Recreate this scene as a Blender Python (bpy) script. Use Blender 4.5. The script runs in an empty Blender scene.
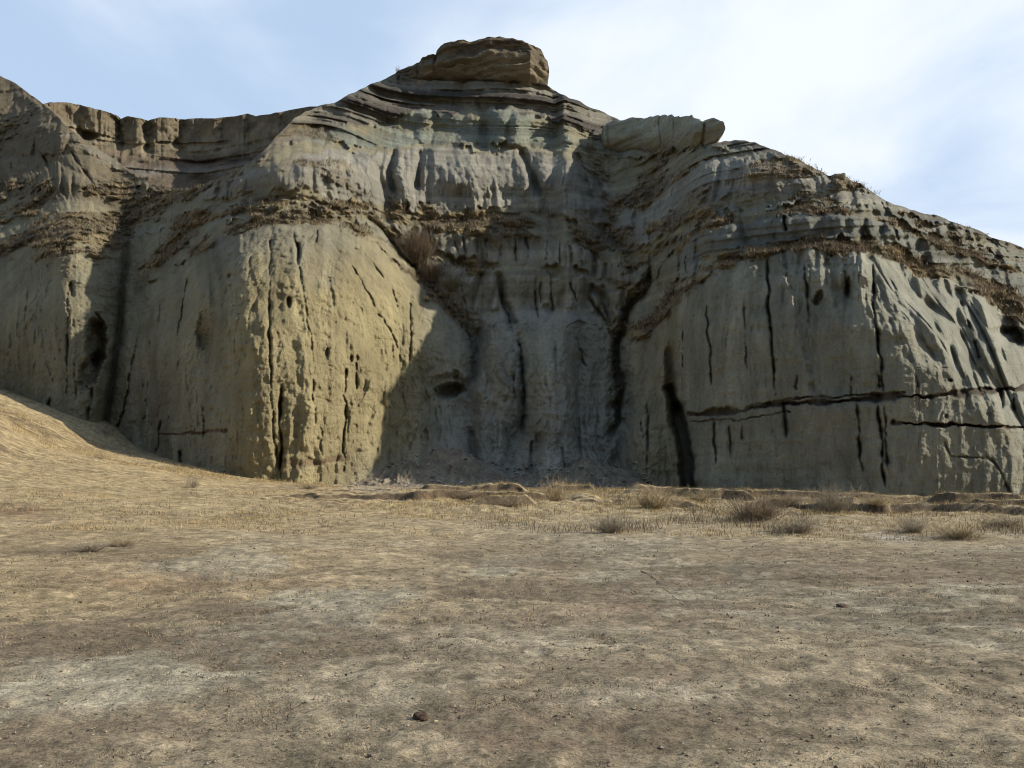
import bpy, math
import numpy as np

sc = bpy.context.scene
col = sc.collection
RNG = np.random.default_rng(7)

# ------------------------------------------------------------------ camera
F = 943.0; CX, CY = 512.0, 384.0; HORIZON = 466.0; EYE = 1.65
PITCH = math.atan((HORIZON - CY) / F)
cam_d = bpy.data.cameras.new("camera")
cam_d.sensor_width = 36.0
cam_d.lens = F / 1024.0 * 36.0
cam_d.clip_start = 0.1; cam_d.clip_end = 12000
cam = bpy.data.objects.new("camera", cam_d); col.objects.link(cam)
cam.location = (0, 0, EYE)
cam.rotation_euler = (math.pi / 2 + PITCH, 0, 0)
sc.camera = cam

# ------------------------------------------------------------------ sky and sun
SUN_EL = math.radians(31.0)
SUN_AZ = math.radians(92.5)          # clockwise from +Y (straight ahead)
w = bpy.data.worlds.new("World"); sc.world = w; w.use_nodes = True
nt = w.node_tree; nt.nodes.clear()
N = nt.nodes.new; L = nt.links.new
out = N('ShaderNodeOutputWorld'); bg = N('ShaderNodeBackground')
sky = N('ShaderNodeTexSky'); sky.sky_type = 'NISHITA'; sky.sun_disc = False
sky.sun_elevation = SUN_EL; sky.sun_rotation = SUN_AZ
sky.air_density = 1.0; sky.dust_density = 0.6; sky.ozone_density = 1.6
tc = N('ShaderNodeTexCoord')
sep = N('ShaderNodeSeparateXYZ'); L(tc.outputs['Generated'], sep.inputs[0])
def M(op, a, b=None, c=None, clamp=False, tree=None):
    n = (tree or nt).nodes.new('ShaderNodeMath'); n.operation = op; n.use_clamp = clamp
    for i, v in enumerate((a, b, c)):
        if v is None: continue
        if isinstance(v, (int, float)): n.inputs[i].default_value = v
        else: (tree or nt).links.new(v, n.inputs[i])
    return n.outputs[0]
# thin high cloud laid on a flat layer overhead
den = M('ADD', M('MAXIMUM', sep.outputs['Z'], 0.0), 0.22)
cu = M('DIVIDE', sep.outputs['X'], den); cv = M('DIVIDE', sep.outputs['Y'], den)
cmb = N('ShaderNodeCombineXYZ'); L(cu, cmb.inputs[0]); L(cv, cmb.inputs[1])
n1 = N('ShaderNodeTexNoise'); n1.inputs['Scale'].default_value = 2.3; n1.inputs['Detail'].default_value = 7
n1.inputs['Roughness'].default_value = 0.52; n1.inputs['Distortion'].default_value = 0.35
mp = N('ShaderNodeMapping'); mp.inputs['Location'].default_value = (3.1, 0.4, 0.0); mp.inputs['Scale'].default_value = (1.0, 0.8, 1)
L(cmb.outputs[0], mp.inputs[0]); L(mp.outputs[0], n1.inputs['Vector'])
# cover: more toward the right and ahead, thinning to the upper left and behind
bias = M('ADD', M('MULTIPLY', cu, 0.06), M('MULTIPLY', sep.outputs['Z'], -0.18))
dotn = N('ShaderNodeVectorMath'); dotn.operation = 'DOT_PRODUCT'; L(tc.outputs['Generated'], dotn.inputs[0]); dotn.inputs[1].default_value = (.12, .905, .41)
lobe = N('ShaderNodeMapRange'); lobe.interpolation_type = 'SMOOTHSTEP'; L(dotn.outputs['Value'], lobe.inputs['Value']); lobe.inputs['From Min'].default_value = .955; lobe.inputs['From Max'].default_value = 1.0
cov = M('ADD', M('ADD', M('ADD', n1.outputs['Fac'], bias), 0.06), M('MULTIPLY', lobe.outputs[0], .22))
mr = N('ShaderNodeMapRange'); mr.interpolation_type = 'SMOOTHSTEP'
L(cov, mr.inputs['Value']); mr.inputs['From Min'].default_value = 0.30; mr.inputs['From Max'].default_value = 0.80; mr.inputs['To Min'].default_value = 0.12
front = N('ShaderNodeMapRange'); front.interpolation_type = 'SMOOTHSTEP'
L(sep.outputs['Y'], front.inputs['Value']); front.inputs['From Min'].default_value = -0.45; front.inputs['From Max'].default_value = 0.45
front.inputs['To Min'].default_value = 0.14  # cloud out of view behind the camera, added as fill for shaded faces
cf = M('MULTIPLY', M('MULTIPLY_ADD', mr.outputs[0], 0.3, 0.70), front.outputs[0])
skys = N('ShaderNodeVectorMath'); skys.operation = 'SCALE'; skys.inputs['Scale'].default_value = 1.0
L(sky.outputs[0], skys.inputs[0])
mix = N('ShaderNodeMix'); mix.data_type = 'RGBA'
L(cf, mix.inputs['Factor']); L(skys.outputs[0], mix.inputs['A']); veil = N('ShaderNodeMix'); veil.data_type = 'RGBA'; L(mr.outputs[0], veil.inputs['Factor'])
veil.inputs['A'].default_value = (6.5, 8.7, 11.8, 1); veil.inputs['B'].default_value = (10.3, 11.0, 11.9, 1)
L(veil.outputs['Result'], mix.inputs['B'])
L(mix.outputs['Result'], bg.inputs['Color']); bg.inputs['Strength'].default_value = 0.082
L(bg.outputs[0], out.inputs[0])

sun_d = bpy.data.lights.new("sun", 'SUN'); sun_d.energy = 5.0; sun_d.angle = math.radians(0.8)
sun_d.color = (1.0, 0.92, 0.78)
sun = bpy.data.objects.new("sun", sun_d); col.objects.link(sun)
sun.rotation_euler = (math.pi / 2 - SUN_EL, 0, math.pi - SUN_AZ)

sc.view_settings.view_transform = 'Standard'; sc.view_settings.look = 'None'
sc.view_settings.gamma = 1.0; sc.view_settings.use_curve_mapping = False
sc.view_settings.exposure = 0.14
try:
    sc.cycles.max_bounces = 6; sc.cycles.diffuse_bounces = 3; sc.cycles.filter_width = 1.05
except Exception:
    pass

# ------------------------------------------------------------------ helpers
cp, sp_ = math.cos(PITCH), math.sin(PITCH)
def ray(px, py):
    a = (np.asarray(px, float) - CX) / F; b = -(np.asarray(py, float) - CY) / F
    return a, cp - b * sp_, sp_ + b * cp          # world direction (x, y, z)
def point(px, py, Y):
    a, dy, dz = ray(px, py)
    return a / dy * Y, Y + 0 * a, EYE + dz / dy * Y

def hash3(ix, iy, iz, seed):
    h = (ix.astype(np.int64) * 374761393 + iy.astype(np.int64) * 668265263 + iz.astype(np.int64) * 2147483647 + seed * 974711) & 0xffffffff
    h = (h ^ (h >> 13)) * 1274126177 & 0xffffffff
    h = (h ^ (h >> 16)) * 2246822519 & 0xffffffff
    h = h ^ (h >> 15)
    return (h & 0xffff).astype(np.float32) / 32767.5 - 1.0
def noise(x, y, z=0.0, seed=0):
    x, y, z = np.broadcast_arrays(np.asarray(x, np.float64), np.asarray(y, np.float64), np.asarray(z, np.float64))
    ix = np.floor(x); iy = np.floor(y); iz = np.floor(z)
    fx, fy, fz = x - ix, y - iy, z - iz
    fx = fx * fx * fx * (fx * (fx * 6 - 15) + 10); fy = fy * fy * fy * (fy * (fy * 6 - 15) + 10); fz = fz * fz * (3 - 2 * fz)
    r = 0
    flat = not np.any(fz)
    for dz in ((0,) if flat else (0, 1)):
        wz = 1.0 if flat else (fz if dz else 1 - fz)
        for dy in (0, 1):
            wy = fy if dy else 1 - fy
            for dx in (0, 1):
                wx = fx if dx else 1 - fx
                r = r + wx * wy * wz * hash3(ix + dx, iy + dy, iz + dz, seed)
    return r
def fbm(x, y, z=0.0, oct=4, seed=0, gain=0.5):
    r = 0; a = 1.0
    for k in range(oct):
        r = r + a * noise(x * 2.03 ** k, y * 2.03 ** k, np.asarray(z) * 2.03 ** k, seed + k * 17)
        a *= gain
    return r
def bil(x, y, z=0.0, oct=3, seed=0, gain=0.5):
    """rounded ribs parted by sharp creases, about -0.5 (crease) to 0.8"""
    r = 0; a = 1.0
    for k in range(oct):
        r = r + a * (np.abs(noise(x * 2.1 ** k, y * 2.1 ** k, np.asarray(z) * 2.1 ** k, seed + k * 13)) * 2 - .5)
        a *= gain
    return r
def sstep(a, b, x):
    t = np.clip((x - a) / (b - a), 0, 1); return t * t * (3 - 2 * t)
def blur(c, s):
    k = np.exp(-0.5 * (np.arange(-int(3 * s), int(3 * s) + 1) / s) ** 2); k /= k.sum()
    n = len(k) // 2
    p = np.concatenate([np.full(n, c[0]), c, np.full(n, c[-1])])
    return np.convolve(p, k, 'valid')
def poly(pts, x):
    p = np.array(pts, float); return np.interp(x, p[:, 0], p[:, 1])
def dist_poly(PX, PY, pts, pad):
    """distance to a polyline in picture units, and how far along it (0..1); inf outside the padded box"""
    p = np.array(pts, float)
    m = (PX > p[:, 0].min() - pad) & (PX < p[:, 0].max() + pad) & (PY > p[:, 1].min() - pad) & (PY < p[:, 1].max() + pad)
    x = PX[m]; y = PY[m]
    best = np.full(x.shape, 1e9); al = np.zeros(x.shape)
    seg = np.hypot(*(p[1:] - p[:-1]).T); tot = max(seg.sum(), 1e-6); acc = 0
    for k in range(len(p) - 1):
        d = p[k + 1] - p[k]; l2 = max((d ** 2).sum(), 1e-9)
        t = np.clip(((x - p[k, 0]) * d[0] + (y - p[k, 1]) * d[1]) / l2, 0, 1)
        q = np.hypot(x - p[k, 0] - t * d[0], y - p[k, 1] - t * d[1])
        b = q < best
        best = np.where(b, q, best); al = np.where(b, (acc + t * seg[k]) / tot, al)
        acc += seg[k]
    return m, best, al

def mesh_obj(name, V, faces, mat, parent=None, colr=None, normals=None, smooth=True, attr=None):
    me = bpy.data.meshes.new(name)
    V = np.ascontiguousarray(V, np.float32); faces = np.ascontiguousarray(faces, np.int32)
    k = faces.shape[1]
    me.vertices.add(len(V)); me.vertices.foreach_set('co', V.ravel())
    me.loops.add(faces.size); me.loops.foreach_set('vertex_index', faces.ravel())
    me.polygons.add(len(faces))
    me.polygons.foreach_set('loop_start', np.arange(0, faces.size, k, dtype=np.int32))
    me.polygons.foreach_set('loop_total', np.full(len(faces), k, np.int32))
    me.polygons.foreach_set('use_smooth', np.full(len(faces), smooth, bool))
    me.update(calc_edges=True)
    if colr is not None:
        a = me.color_attributes.new('Col', 'FLOAT_COLOR', 'POINT')
        c4 = np.ones((len(V), 4), np.float32); c4[:, :3] = colr
        a.data.foreach_set('color', c4.ravel())
    if normals is not None:
        me.normals_split_custom_set_from_vertices(np.asarray(normals, np.float32))
    me.materials.append(mat)
    o = bpy.data.objects.new(name, me); col.objects.link(o)
    if parent: o.parent = parent
    return o
def tag(o, label=None, cat=None, group=None, kind=None):
    if label: o['label'] = label
    if cat: o['category'] = cat
    if group: o['group'] = group
    if kind: o['kind'] = kind
    return o
def grid_faces(nr, nc):
    i = np.arange((nr - 1) * (nc - 1)); r = i // (nc - 1); c = i % (nc - 1)
    a = r * nc + c
    return np.stack([a, a + 1, a + nc + 1, a + nc], 1)
def grid_normals(P):
    du = np.gradient(P, axis=1); dv = np.gradient(P, axis=0)
    n = np.cross(du, dv); n /= np.maximum(np.linalg.norm(n, axis=2, keepdims=True), 1e-9)
    return n

# ------------------------------------------------------------------ materials
def rock_mat(name, sc_v=(1, 1, 0.25), bump=0.5, fine=9.0, var=0.35, use_col=True, base=(0.3, 0.3, 0.3)):
    m = bpy.data.materials.new(name); m.use_nodes = True
    t = m.node_tree; b = t.nodes['Principled BSDF']
    b.inputs['Roughness'].default_value = 0.95; b.inputs['Specular IOR Level'].default_value = 0.12
    g = t.nodes.new('ShaderNodeNewGeometry')
    mpn = t.nodes.new('ShaderNodeMapping'); mpn.inputs['Scale'].default_value = sc_v
    t.links.new(g.outputs['Position'], mpn.inputs[0])
    na = t.nodes.new('ShaderNodeTexNoise'); na.inputs['Scale'].default_value = 0.9; na.inputs['Detail'].default_value = 8; na.inputs['Roughness'].default_value = 0.62
    nb = t.nodes.new('ShaderNodeTexNoise'); nb.inputs['Scale'].default_value = fine; nb.inputs['Detail'].default_value = 6; nb.inputs['Roughness'].default_value = 0.7
    t.links.new(mpn.outputs[0], na.inputs['Vector']); t.links.new(g.outputs['Position'], nb.inputs['Vector'])
    s = M('ADD', M('MULTIPLY', na.outputs['Fac'], 1.1, tree=t), M('MULTIPLY', nb.outputs['Fac'], 0.9, tree=t), tree=t)   # about 1
    nc = t.nodes.new('ShaderNodeTexNoise'); nc.inputs['Scale'].default_value = 3.2; nc.inputs['Detail'].default_value = 6; nc.inputs['Roughness'].default_value = 0.68
    t.links.new(mpn.outputs[0], nc.inputs['Vector'])
    hgt = M('ADD', s, M('MULTIPLY', nc.outputs['Fac'], 1.3, tree=t), tree=t)
    s = M('ADD', s, M('MULTIPLY', M('SUBTRACT', nc.outputs['Fac'], .5, tree=t), .8, tree=t), tree=t)
    fac = M('MULTIPLY_ADD', M('SUBTRACT', s, 1.0, tree=t), var * 2.2, 1.0, tree=t)
    fac = M('MAXIMUM', fac, 0.3, tree=t)
    sm = t.nodes.new('ShaderNodeVectorMath'); sm.operation = 'SCALE'
    if use_col:
        at = t.nodes.new('ShaderNodeAttribute'); at.attribute_name = 'Col'
        t.links.new(at.outputs['Color'], sm.inputs[0])
    else:
        sm.inputs[0].default_value = base
    t.links.new(fac, sm.inputs['Scale']); t.links.new(sm.outputs[0], b.inputs['Base Color'])
    bp = t.nodes.new('ShaderNodeBump'); bp.inputs['Strength'].default_value = bump; bp.inputs['Distance'].default_value = 0.22
    t.links.new(hgt, bp.inputs['Height']); t.links.new(bp.outputs[0], b.inputs['Normal'])
    return m
ROCK = rock_mat('badland_clay', (1, 1, 0.35), 1.0, 9.0, 0.36)
CAP = rock_mat('weathered_sandstone', (0.6, 0.6, 1.6), 0.6, 5.0, 0.4)

# ------------------------------------------------------------------ the butte: strata, each with its own steepness
PXS = np.arange(-200, 1250, 1.0); NC = len(PXS); NR = 540
K = [-110, 0, 60, 115, 160, 215, 270, 330, 380, 430, 470, 500, 545, 590, 615, 645, 680, 720, 770, 830, 880, 930, 975, 1024, 1135]
def cur(v, s=7): return blur(np.interp(PXS, K, v), s)
B = [np.full(NC, 512.0),
 cur([505,505,505,505,505,505,505,498,462,432,424,434,440,420,432,475,505,505,505,505,505,505,505,505,505]),
 cur([262,262,258,268,282,238,219,222,250,300,334,324,322,325,334,345,300,264,251,250,257,278,294,328,375]),
 cur([240,240,240,240,232,222,213,214,233,284,314,309,306,311,322,322,278,248,239,237,242,260,274,296,340]),
 cur([232,237,237,236,227,218,212,213,226,262,271,269,271,277,291,292,247,223,213,215,223,240,256,280,325]),
 cur([225,230,230,228,218,210,207,209,216,255,264,262,263,268,282,282,239,214,204,206,214,231,249,273,317]),
 cur([222,227,227,225,215,207,204,207,213,233,230,230,234,250,270,266,233,210,201,201,209,226,244,268,312]),
 cur([190,195,197,205,205,197,191,194,208,209,208,205,212,232,253,243,216,199,193,197,207,224,243,266,310]),
 cur([148,155,165,183,197,184,161,151,152,150,150,152,152,168,196,192,166,156,160,182,200,219,240,263,306]),
 cur([140,148,160,178,194,181,158,147,146,146,147,148,148,152,162,157,151,149,154,178,198,217,238,261,304]),
 cur([110,125,140,165,190,177,154,128,118,113,110,112,120,135,146,149,149,146,151,175,195,214,235,256,300]),
]
SKY = blur(poly([(-200,-5),(-110,20),(-60,48),(0,76),(15,83),(30,94),(45,105),(55,113),(62,121),(72,131),(83,139),(100,150),(115,160),(140,178),(165,190),(190,188),(215,180),(245,165),
  (265,150),(280,132),(292,120),(305,111),(320,106),(335,102),(348,95),(360,90),(372,84),(385,79),(397,73),(404,75),(412,79),(425,80),(440,80),(500,80),(545,84),(552,89),(560,93),(567,97),(580,101),(590,108),(600,110),(608,115),(620,120),
  (632,132),(645,138),(700,142),(722,142),(735,140),(745,140),(757,143),(770,149),(785,154),(800,160),(815,168),(828,176),(838,175),(846,176),(852,182),(862,184),(870,191),(880,197),(890,203),(905,207),(920,213),
  (935,215),(950,221),(965,226),(980,231),(995,239),(1010,243),(1024,248),(1135,292),(1250,352)], PXS), 1.2)
SKY = SKY + 0.8 * noise(PXS / 5, PXS * 0, 0, 5)
for k in range(1, 11): B[k] = np.minimum(B[k], B[k - 1] - 0.6)
for k in range(10, 0, -1): B[k] = np.maximum(B[k], SKY + 1.2 * (11 - k))
B.append(SKY)
S = [cur(v, 9) for v in (
 [84,84,84,84,84,84,84,70,48,46,46,46,46,46,48,70,84,84,84,84,84,84,84,84,84],
 [80,80,80,78,78,80,82,80,76,72,74,76,76,74,72,72,78,84,85,85,85,83,80,78,76],
 [40,40,38,40,42,42,42,42,44,48,50,40,38,40,48,48,46,44,42,42,40,40,42,44,44],
 [40,40,40,40,42,42,42,42,44,60,74,76,76,74,66,58,60,66,70,70,66,60,56,50,46],
 [38,38,38,38,40,40,40,40,42,50,42,40,40,42,46,46,44,40,38,38,38,40,42,44,44],
 [38,38,38,38,40,40,42,42,48,66,76,76,76,72,60,54,52,54,56,56,54,50,48,46,46],
 [38,38,38,38,38,40,42,42,44,46,42,40,42,46,50,50,48,46,46,46,44,44,44,44,44],
 [46,46,46,42,40,46,54,58,60,62,60,60,58,54,52,52,52,52,52,52,50,48,46,46,46],
 [48,48,48,42,38,40,42,42,40,40,40,40,42,44,46,46,44,44,46,46,46,46,46,46,46],
 [52,52,52,46,40,42,56,62,64,66,68,68,64,58,50,48,46,46,46,46,46,46,46,46,46],
 [44,44,44,40,38,40,46,50,52,52,52,52,50,48,46,46,46,46,46,44,44,44,44,44,44])]
YB = blur(poly([(-110,60),(0,66),(40,62.5),(76,59),(97,60),(118,63),(142,60.5),(180,57),(212,54.8),(240,53.3),(270,52.7),(300,53.2),(330,54.6),(380,58),(430,60.6),(470,61.8),(500,61.8),(545,61.8),(590,62.2),(615,63.2),
  (640,61.6),(665,60),(682,58),(700,55.2),(750,53.4),(800,52.2),(850,51.2),(890,50.7),(940,50.3),(985,50.2),(1024,50.2),(1060,51.5),(1135,58),(1250,74)], PXS), 17)

V01 = np.linspace(0, 1, NR)
PY = B[0][None, :] + (SKY - B[0])[None, :] * V01[:, None]
PX = np.broadcast_to(PXS[None, :], PY.shape).copy()
SL = np.zeros(PY.shape)
for k in range(11):
    lo, hi = B[k][None, :], B[k + 1][None, :]
    t = np.clip((lo - PY) / np.maximum(lo - hi, .1), 0, 1)
    s = np.broadcast_to(S[k][None, :], PY.shape)
    if k == 1:   # the big buttresses round over towards their brows
        soft = np.where(PX < 560, 1.0, 0.45)
        s = s - (soft * 36 + 8 * sstep(150, 200, PX) * sstep(480, 440, PX)) * sstep(np.where(PX < 560, .34, .80), 1.0, t)
    if k == 1:
        dm = sstep(140, 190, PX) * sstep(485, 440, PX)
        s = s * (1 - dm) + dm * (85 - 50 * t ** 1.7)
        rm = sstep(690, 730, PX); s = s * (1 - rm) + rm * (86 - 44 * t ** 4)
    if k == 7:   # grey mounds round over
        s = s - 12 * sstep(.4, 1.0, t)
    SL = np.where((PY <= lo) & (PY > hi if k < 10 else PY >= hi - 1), s, SL)
ks = np.exp(-0.5 * (np.arange(-9, 10) / 3.5) ** 2); ks /= ks.sum()
pad = np.concatenate([np.repeat(SL[:1], 9, 0), SL, np.repeat(SL[-1:], 9, 0)], 0)
SL = sum(ks[i] * pad[i:i + NR] for i in range(19))
a_, dy_, dz_ = ray(PX, PY); TE = dz_ / dy_
Y = np.zeros(PY.shape); Y[0] = YB
TS = np.tan(np.radians(np.clip(SL, 33, 88)))
for r in range(1, NR):
    y0 = Y[r - 1]; z0 = EYE + TE[r - 1] * y0
    ts = np.maximum(TS[r], TE[r] + 0.22)
    Y[r] = np.maximum((z0 - EYE - y0 * ts) / (TE[r] - ts), y0 - 0.05)
kb = np.exp(-0.5 * (np.arange(-12, 13) / 4.0) ** 2); kb /= kb.sum()
pad = np.concatenate([np.repeat(Y[:, :1], 12, 1), Y, np.repeat(Y[:, -1:], 12, 1)], 1)
Y = sum(kb[i] * pad[:, i:i + NC] for i in range(25))
Z0 = EYE + TE * Y
X0 = a_ / dy_ * Y
sarc = np.concatenate([[0], np.cumsum(np.hypot(np.diff(X0[200]), np.diff(blur(YB, 12))))])
SA = np.broadcast_to(sarc[None, :], PY.shape)

D = np.zeros(PY.shape)          # depth displacement in metres, + is into the hill
def bump(px, py, rx, ry, d, p=1.0):
    q = ((PX - px) / rx) ** 2 + ((PY - py) / ry) ** 2
    D[...] += d * np.exp(-q ** p)
def gully(pts, wpx, d, jit=0.8, taper=True, p=2.0):
    pts = np.array(pts, float)
    jx = PX + jit * wj[0] + (1.0 * wj[2] if wpx < 3 else 0); jy = PY
    m, q, al = dist_poly(jx, jy, pts, wpx * 4)
    wl = wpx
    if wpx < 3:
        wl = wpx * (.28 + .34 * np.clip(wj[3][m] + .55, 0, 1.3)); f = np.exp(-(q / wl)) * np.clip(1.0 + .9 * wj[3][m], .35, 1.6)
    else:
        f = np.exp(-(q / wl) ** p)
    if taper: f = f * np.clip(np.minimum(al, 1 - al) * 7 + 0.15, 0, 1)
    D[m] += d * f
def cave(px, py, rx, ry, d, rot=0.0, edge=0.4):
    dx = PX - px; dy = PY - py
    c, s_ = math.cos(rot), math.sin(rot)
    u = (dx * c + dy * s_) / rx; v = (-dx * s_ + dy * c) / ry
    kk_ = .45 if rx > 6 else 1
    q = np.hypot(u, v) + kk_ * (0.26 * wj[1] + 0.16 * wj[0] + .12 * wj[4])
    D[...] += d * (1 - sstep(1 - edge, 1 + edge, q))
wj = [fbm(PX / 7, PY / 9, 0, 3, 101), fbm(PX / 6, PY / 6, 0, 3, 131), fbm(PX / 15, PY / 26, 0, 3, 141), fbm(PX / 9, PY / 17, 0, 3, 151), fbm(PX / 2.6, PY / 2.6, 0, 3, 153)]

# broad gullies and mounds
for g in (([(135,205),(128,235),(123,290),(118,340),(110,400),(100,460)], 13, 2.2), ([(127,240),(122,290),(118,340),(110,400),(100,450)], 3.5, 1.8),
          
          ([(590,150),(598,195),(608,235),(640,262),(650,285),(628,312),(619,340),(617,365),(622,385),(618,420),(606,450)], 9, 2.0, 3.0),
          ([(652,255),(650,282),(626,312),(619,340),(617,365),(622,385),(618,415),(608,445)], 3.2, 2.2, 2.0),
          ([(519,330),(523,370),(525,410),(522,440)], 6, 1.3, 1.5), ([(478,325),(474,350),(476,385)], 5, 1.0), ([(612,330),(606,300),(590,285)], 4, 1.2), ([(497,270),(503,300),(517,332)], 4, 1.4), ([(632,395),(628,430),(612,470)], 6, 1.2), ([(470,425),(475,460),(470,485)], 5, 1.2), ([(540,430),(535,460),(528,485)], 6, 1.4), ([(668,345),(673,380),(676,400)], 6, 1.6), ([(677,408),(682,428),(687,455),(690,500)], 7.5, 4.2, 1.4, False, 4.0), ([(667,384),(672,396),(679,412)], 4, 3.0),
          ([(690,240),(665,250),(650,262)], 10, 1.6),
          ([(375,158),(380,178),(388,200),(386,225)], 5, 1.4), ([(352,152),(351,165)], 4, .8), ([(395,148),(389,172),(394,196)], 3.4, 2.0),
          ([(421,148),(419,170),(416,192)], 4, 2.0), ([(520,148),(530,172),(542,198)], 4, 2.0), ([(576,152),(584,180),(592,205)], 4.5, 1.8),
          ([(440,165),(438,195)], 1.5, .5), ([(70,150),(80,165),(93,185)], 2, .9), ([(38,150),(46,162),(50,175)], 2, .8), ([(8,152),(12,172)], 1.6, .6),
          ([(400,75),(398,86)], 2.5, .8), ([(594,128),(588,140)], 2, .5), ([(160,215),(150,235),(135,260)], 8, 1.0)):
    gully(*g)
for b in ((440,468,34,42,-2.6), (585,455,42,44,-2.6), (425,488,55,26,-2.4), (560,490,70,18,-1.6), (549,392,32,66,-2.6,1.6), (494,398,22,62,-2.2,1.6), (485,468,9,15,-0.8), (548,470,15,14,-.7), (648,440,20,58,-1.4),
          (310,178,50,26,-2.2), (370,180,12,22,-1.0), (405,178,12,24,-1.6), (468,180,40,28,-2.6), (556,178,24,26,-1.9), (60,238,50,22,-1.0), (200,345,16,30,.8), (213,372,12,40,.7),
          (760,175,60,22,-1.0), (660,200,28,22,.8), (70,300,28,50,-.6), (20,330,26,60,-.5), (510,120,30,14,-.6), (455,122,26,14,-.5)):
    bump(*b)
# the tan buttress stands in front of the gullied wall: its edge drops back sharply
EX = np.interp(PY, [205, 225, 250, 270, 300, 330, 352, 375, 392, 410], [352, 376, 399, 415, 441, 466, 474, 472, 462, 450]) + 2.0 * wj[0]
ed = PX - EX; ef = sstep(212, 245, PY) * sstep(400, 365, PY)
D += ef * np.where(ed > 0, 3.0 * np.exp(-np.clip(ed, 0, None) / 13) , 3.0 * np.exp(np.clip(ed, None, 0) / 3.5))
# the sunny flank of the broad buttress turns away behind a slanting edge, and a shallow step breaks its face
FLX = np.interp(np.maximum(PY, 258), [200, 250, 300, 340, 385, 402, 430, 480, 515], [800, 838, 876, 903, 948, 976, 1000, 1060, 1080]) + 10 * fbm(PX / 45, PY / 30, 0, 2, 167) + 9 * fbm(PX / 9 - PY / 30, PY / 45, 0, 2, 169)
fdist = PX - FLX
FREC = np.where(PX > 700, .062 * np.clip(np.sqrt(np.clip(fdist + 14, 0, None) ** 2 + 576) - 24, 0, 230), 0)
STX = np.interp(PY, [240, 262, 300, 330, 365, 405], [779, 782, 790, 797, 806, 811]) + 3 * wj[0]
D += np.where(PX > 700, .75 * sstep(0, 5, PX - STX) * sstep(75, 20, PX - STX), 0) * sstep(244, 262, PY) * sstep(408, 385, PY)
STX = np.interp(PY, [240, 262, 300, 330], [822, 822, 832, 838]) + 3 * wj[0]
D += np.where(PX > 700, .55 * sstep(0, 5, PX - STX) * sstep(45, 12, PX - STX), 0) * sstep(250, 262, PY) * sstep(335, 300, PY)
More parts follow.
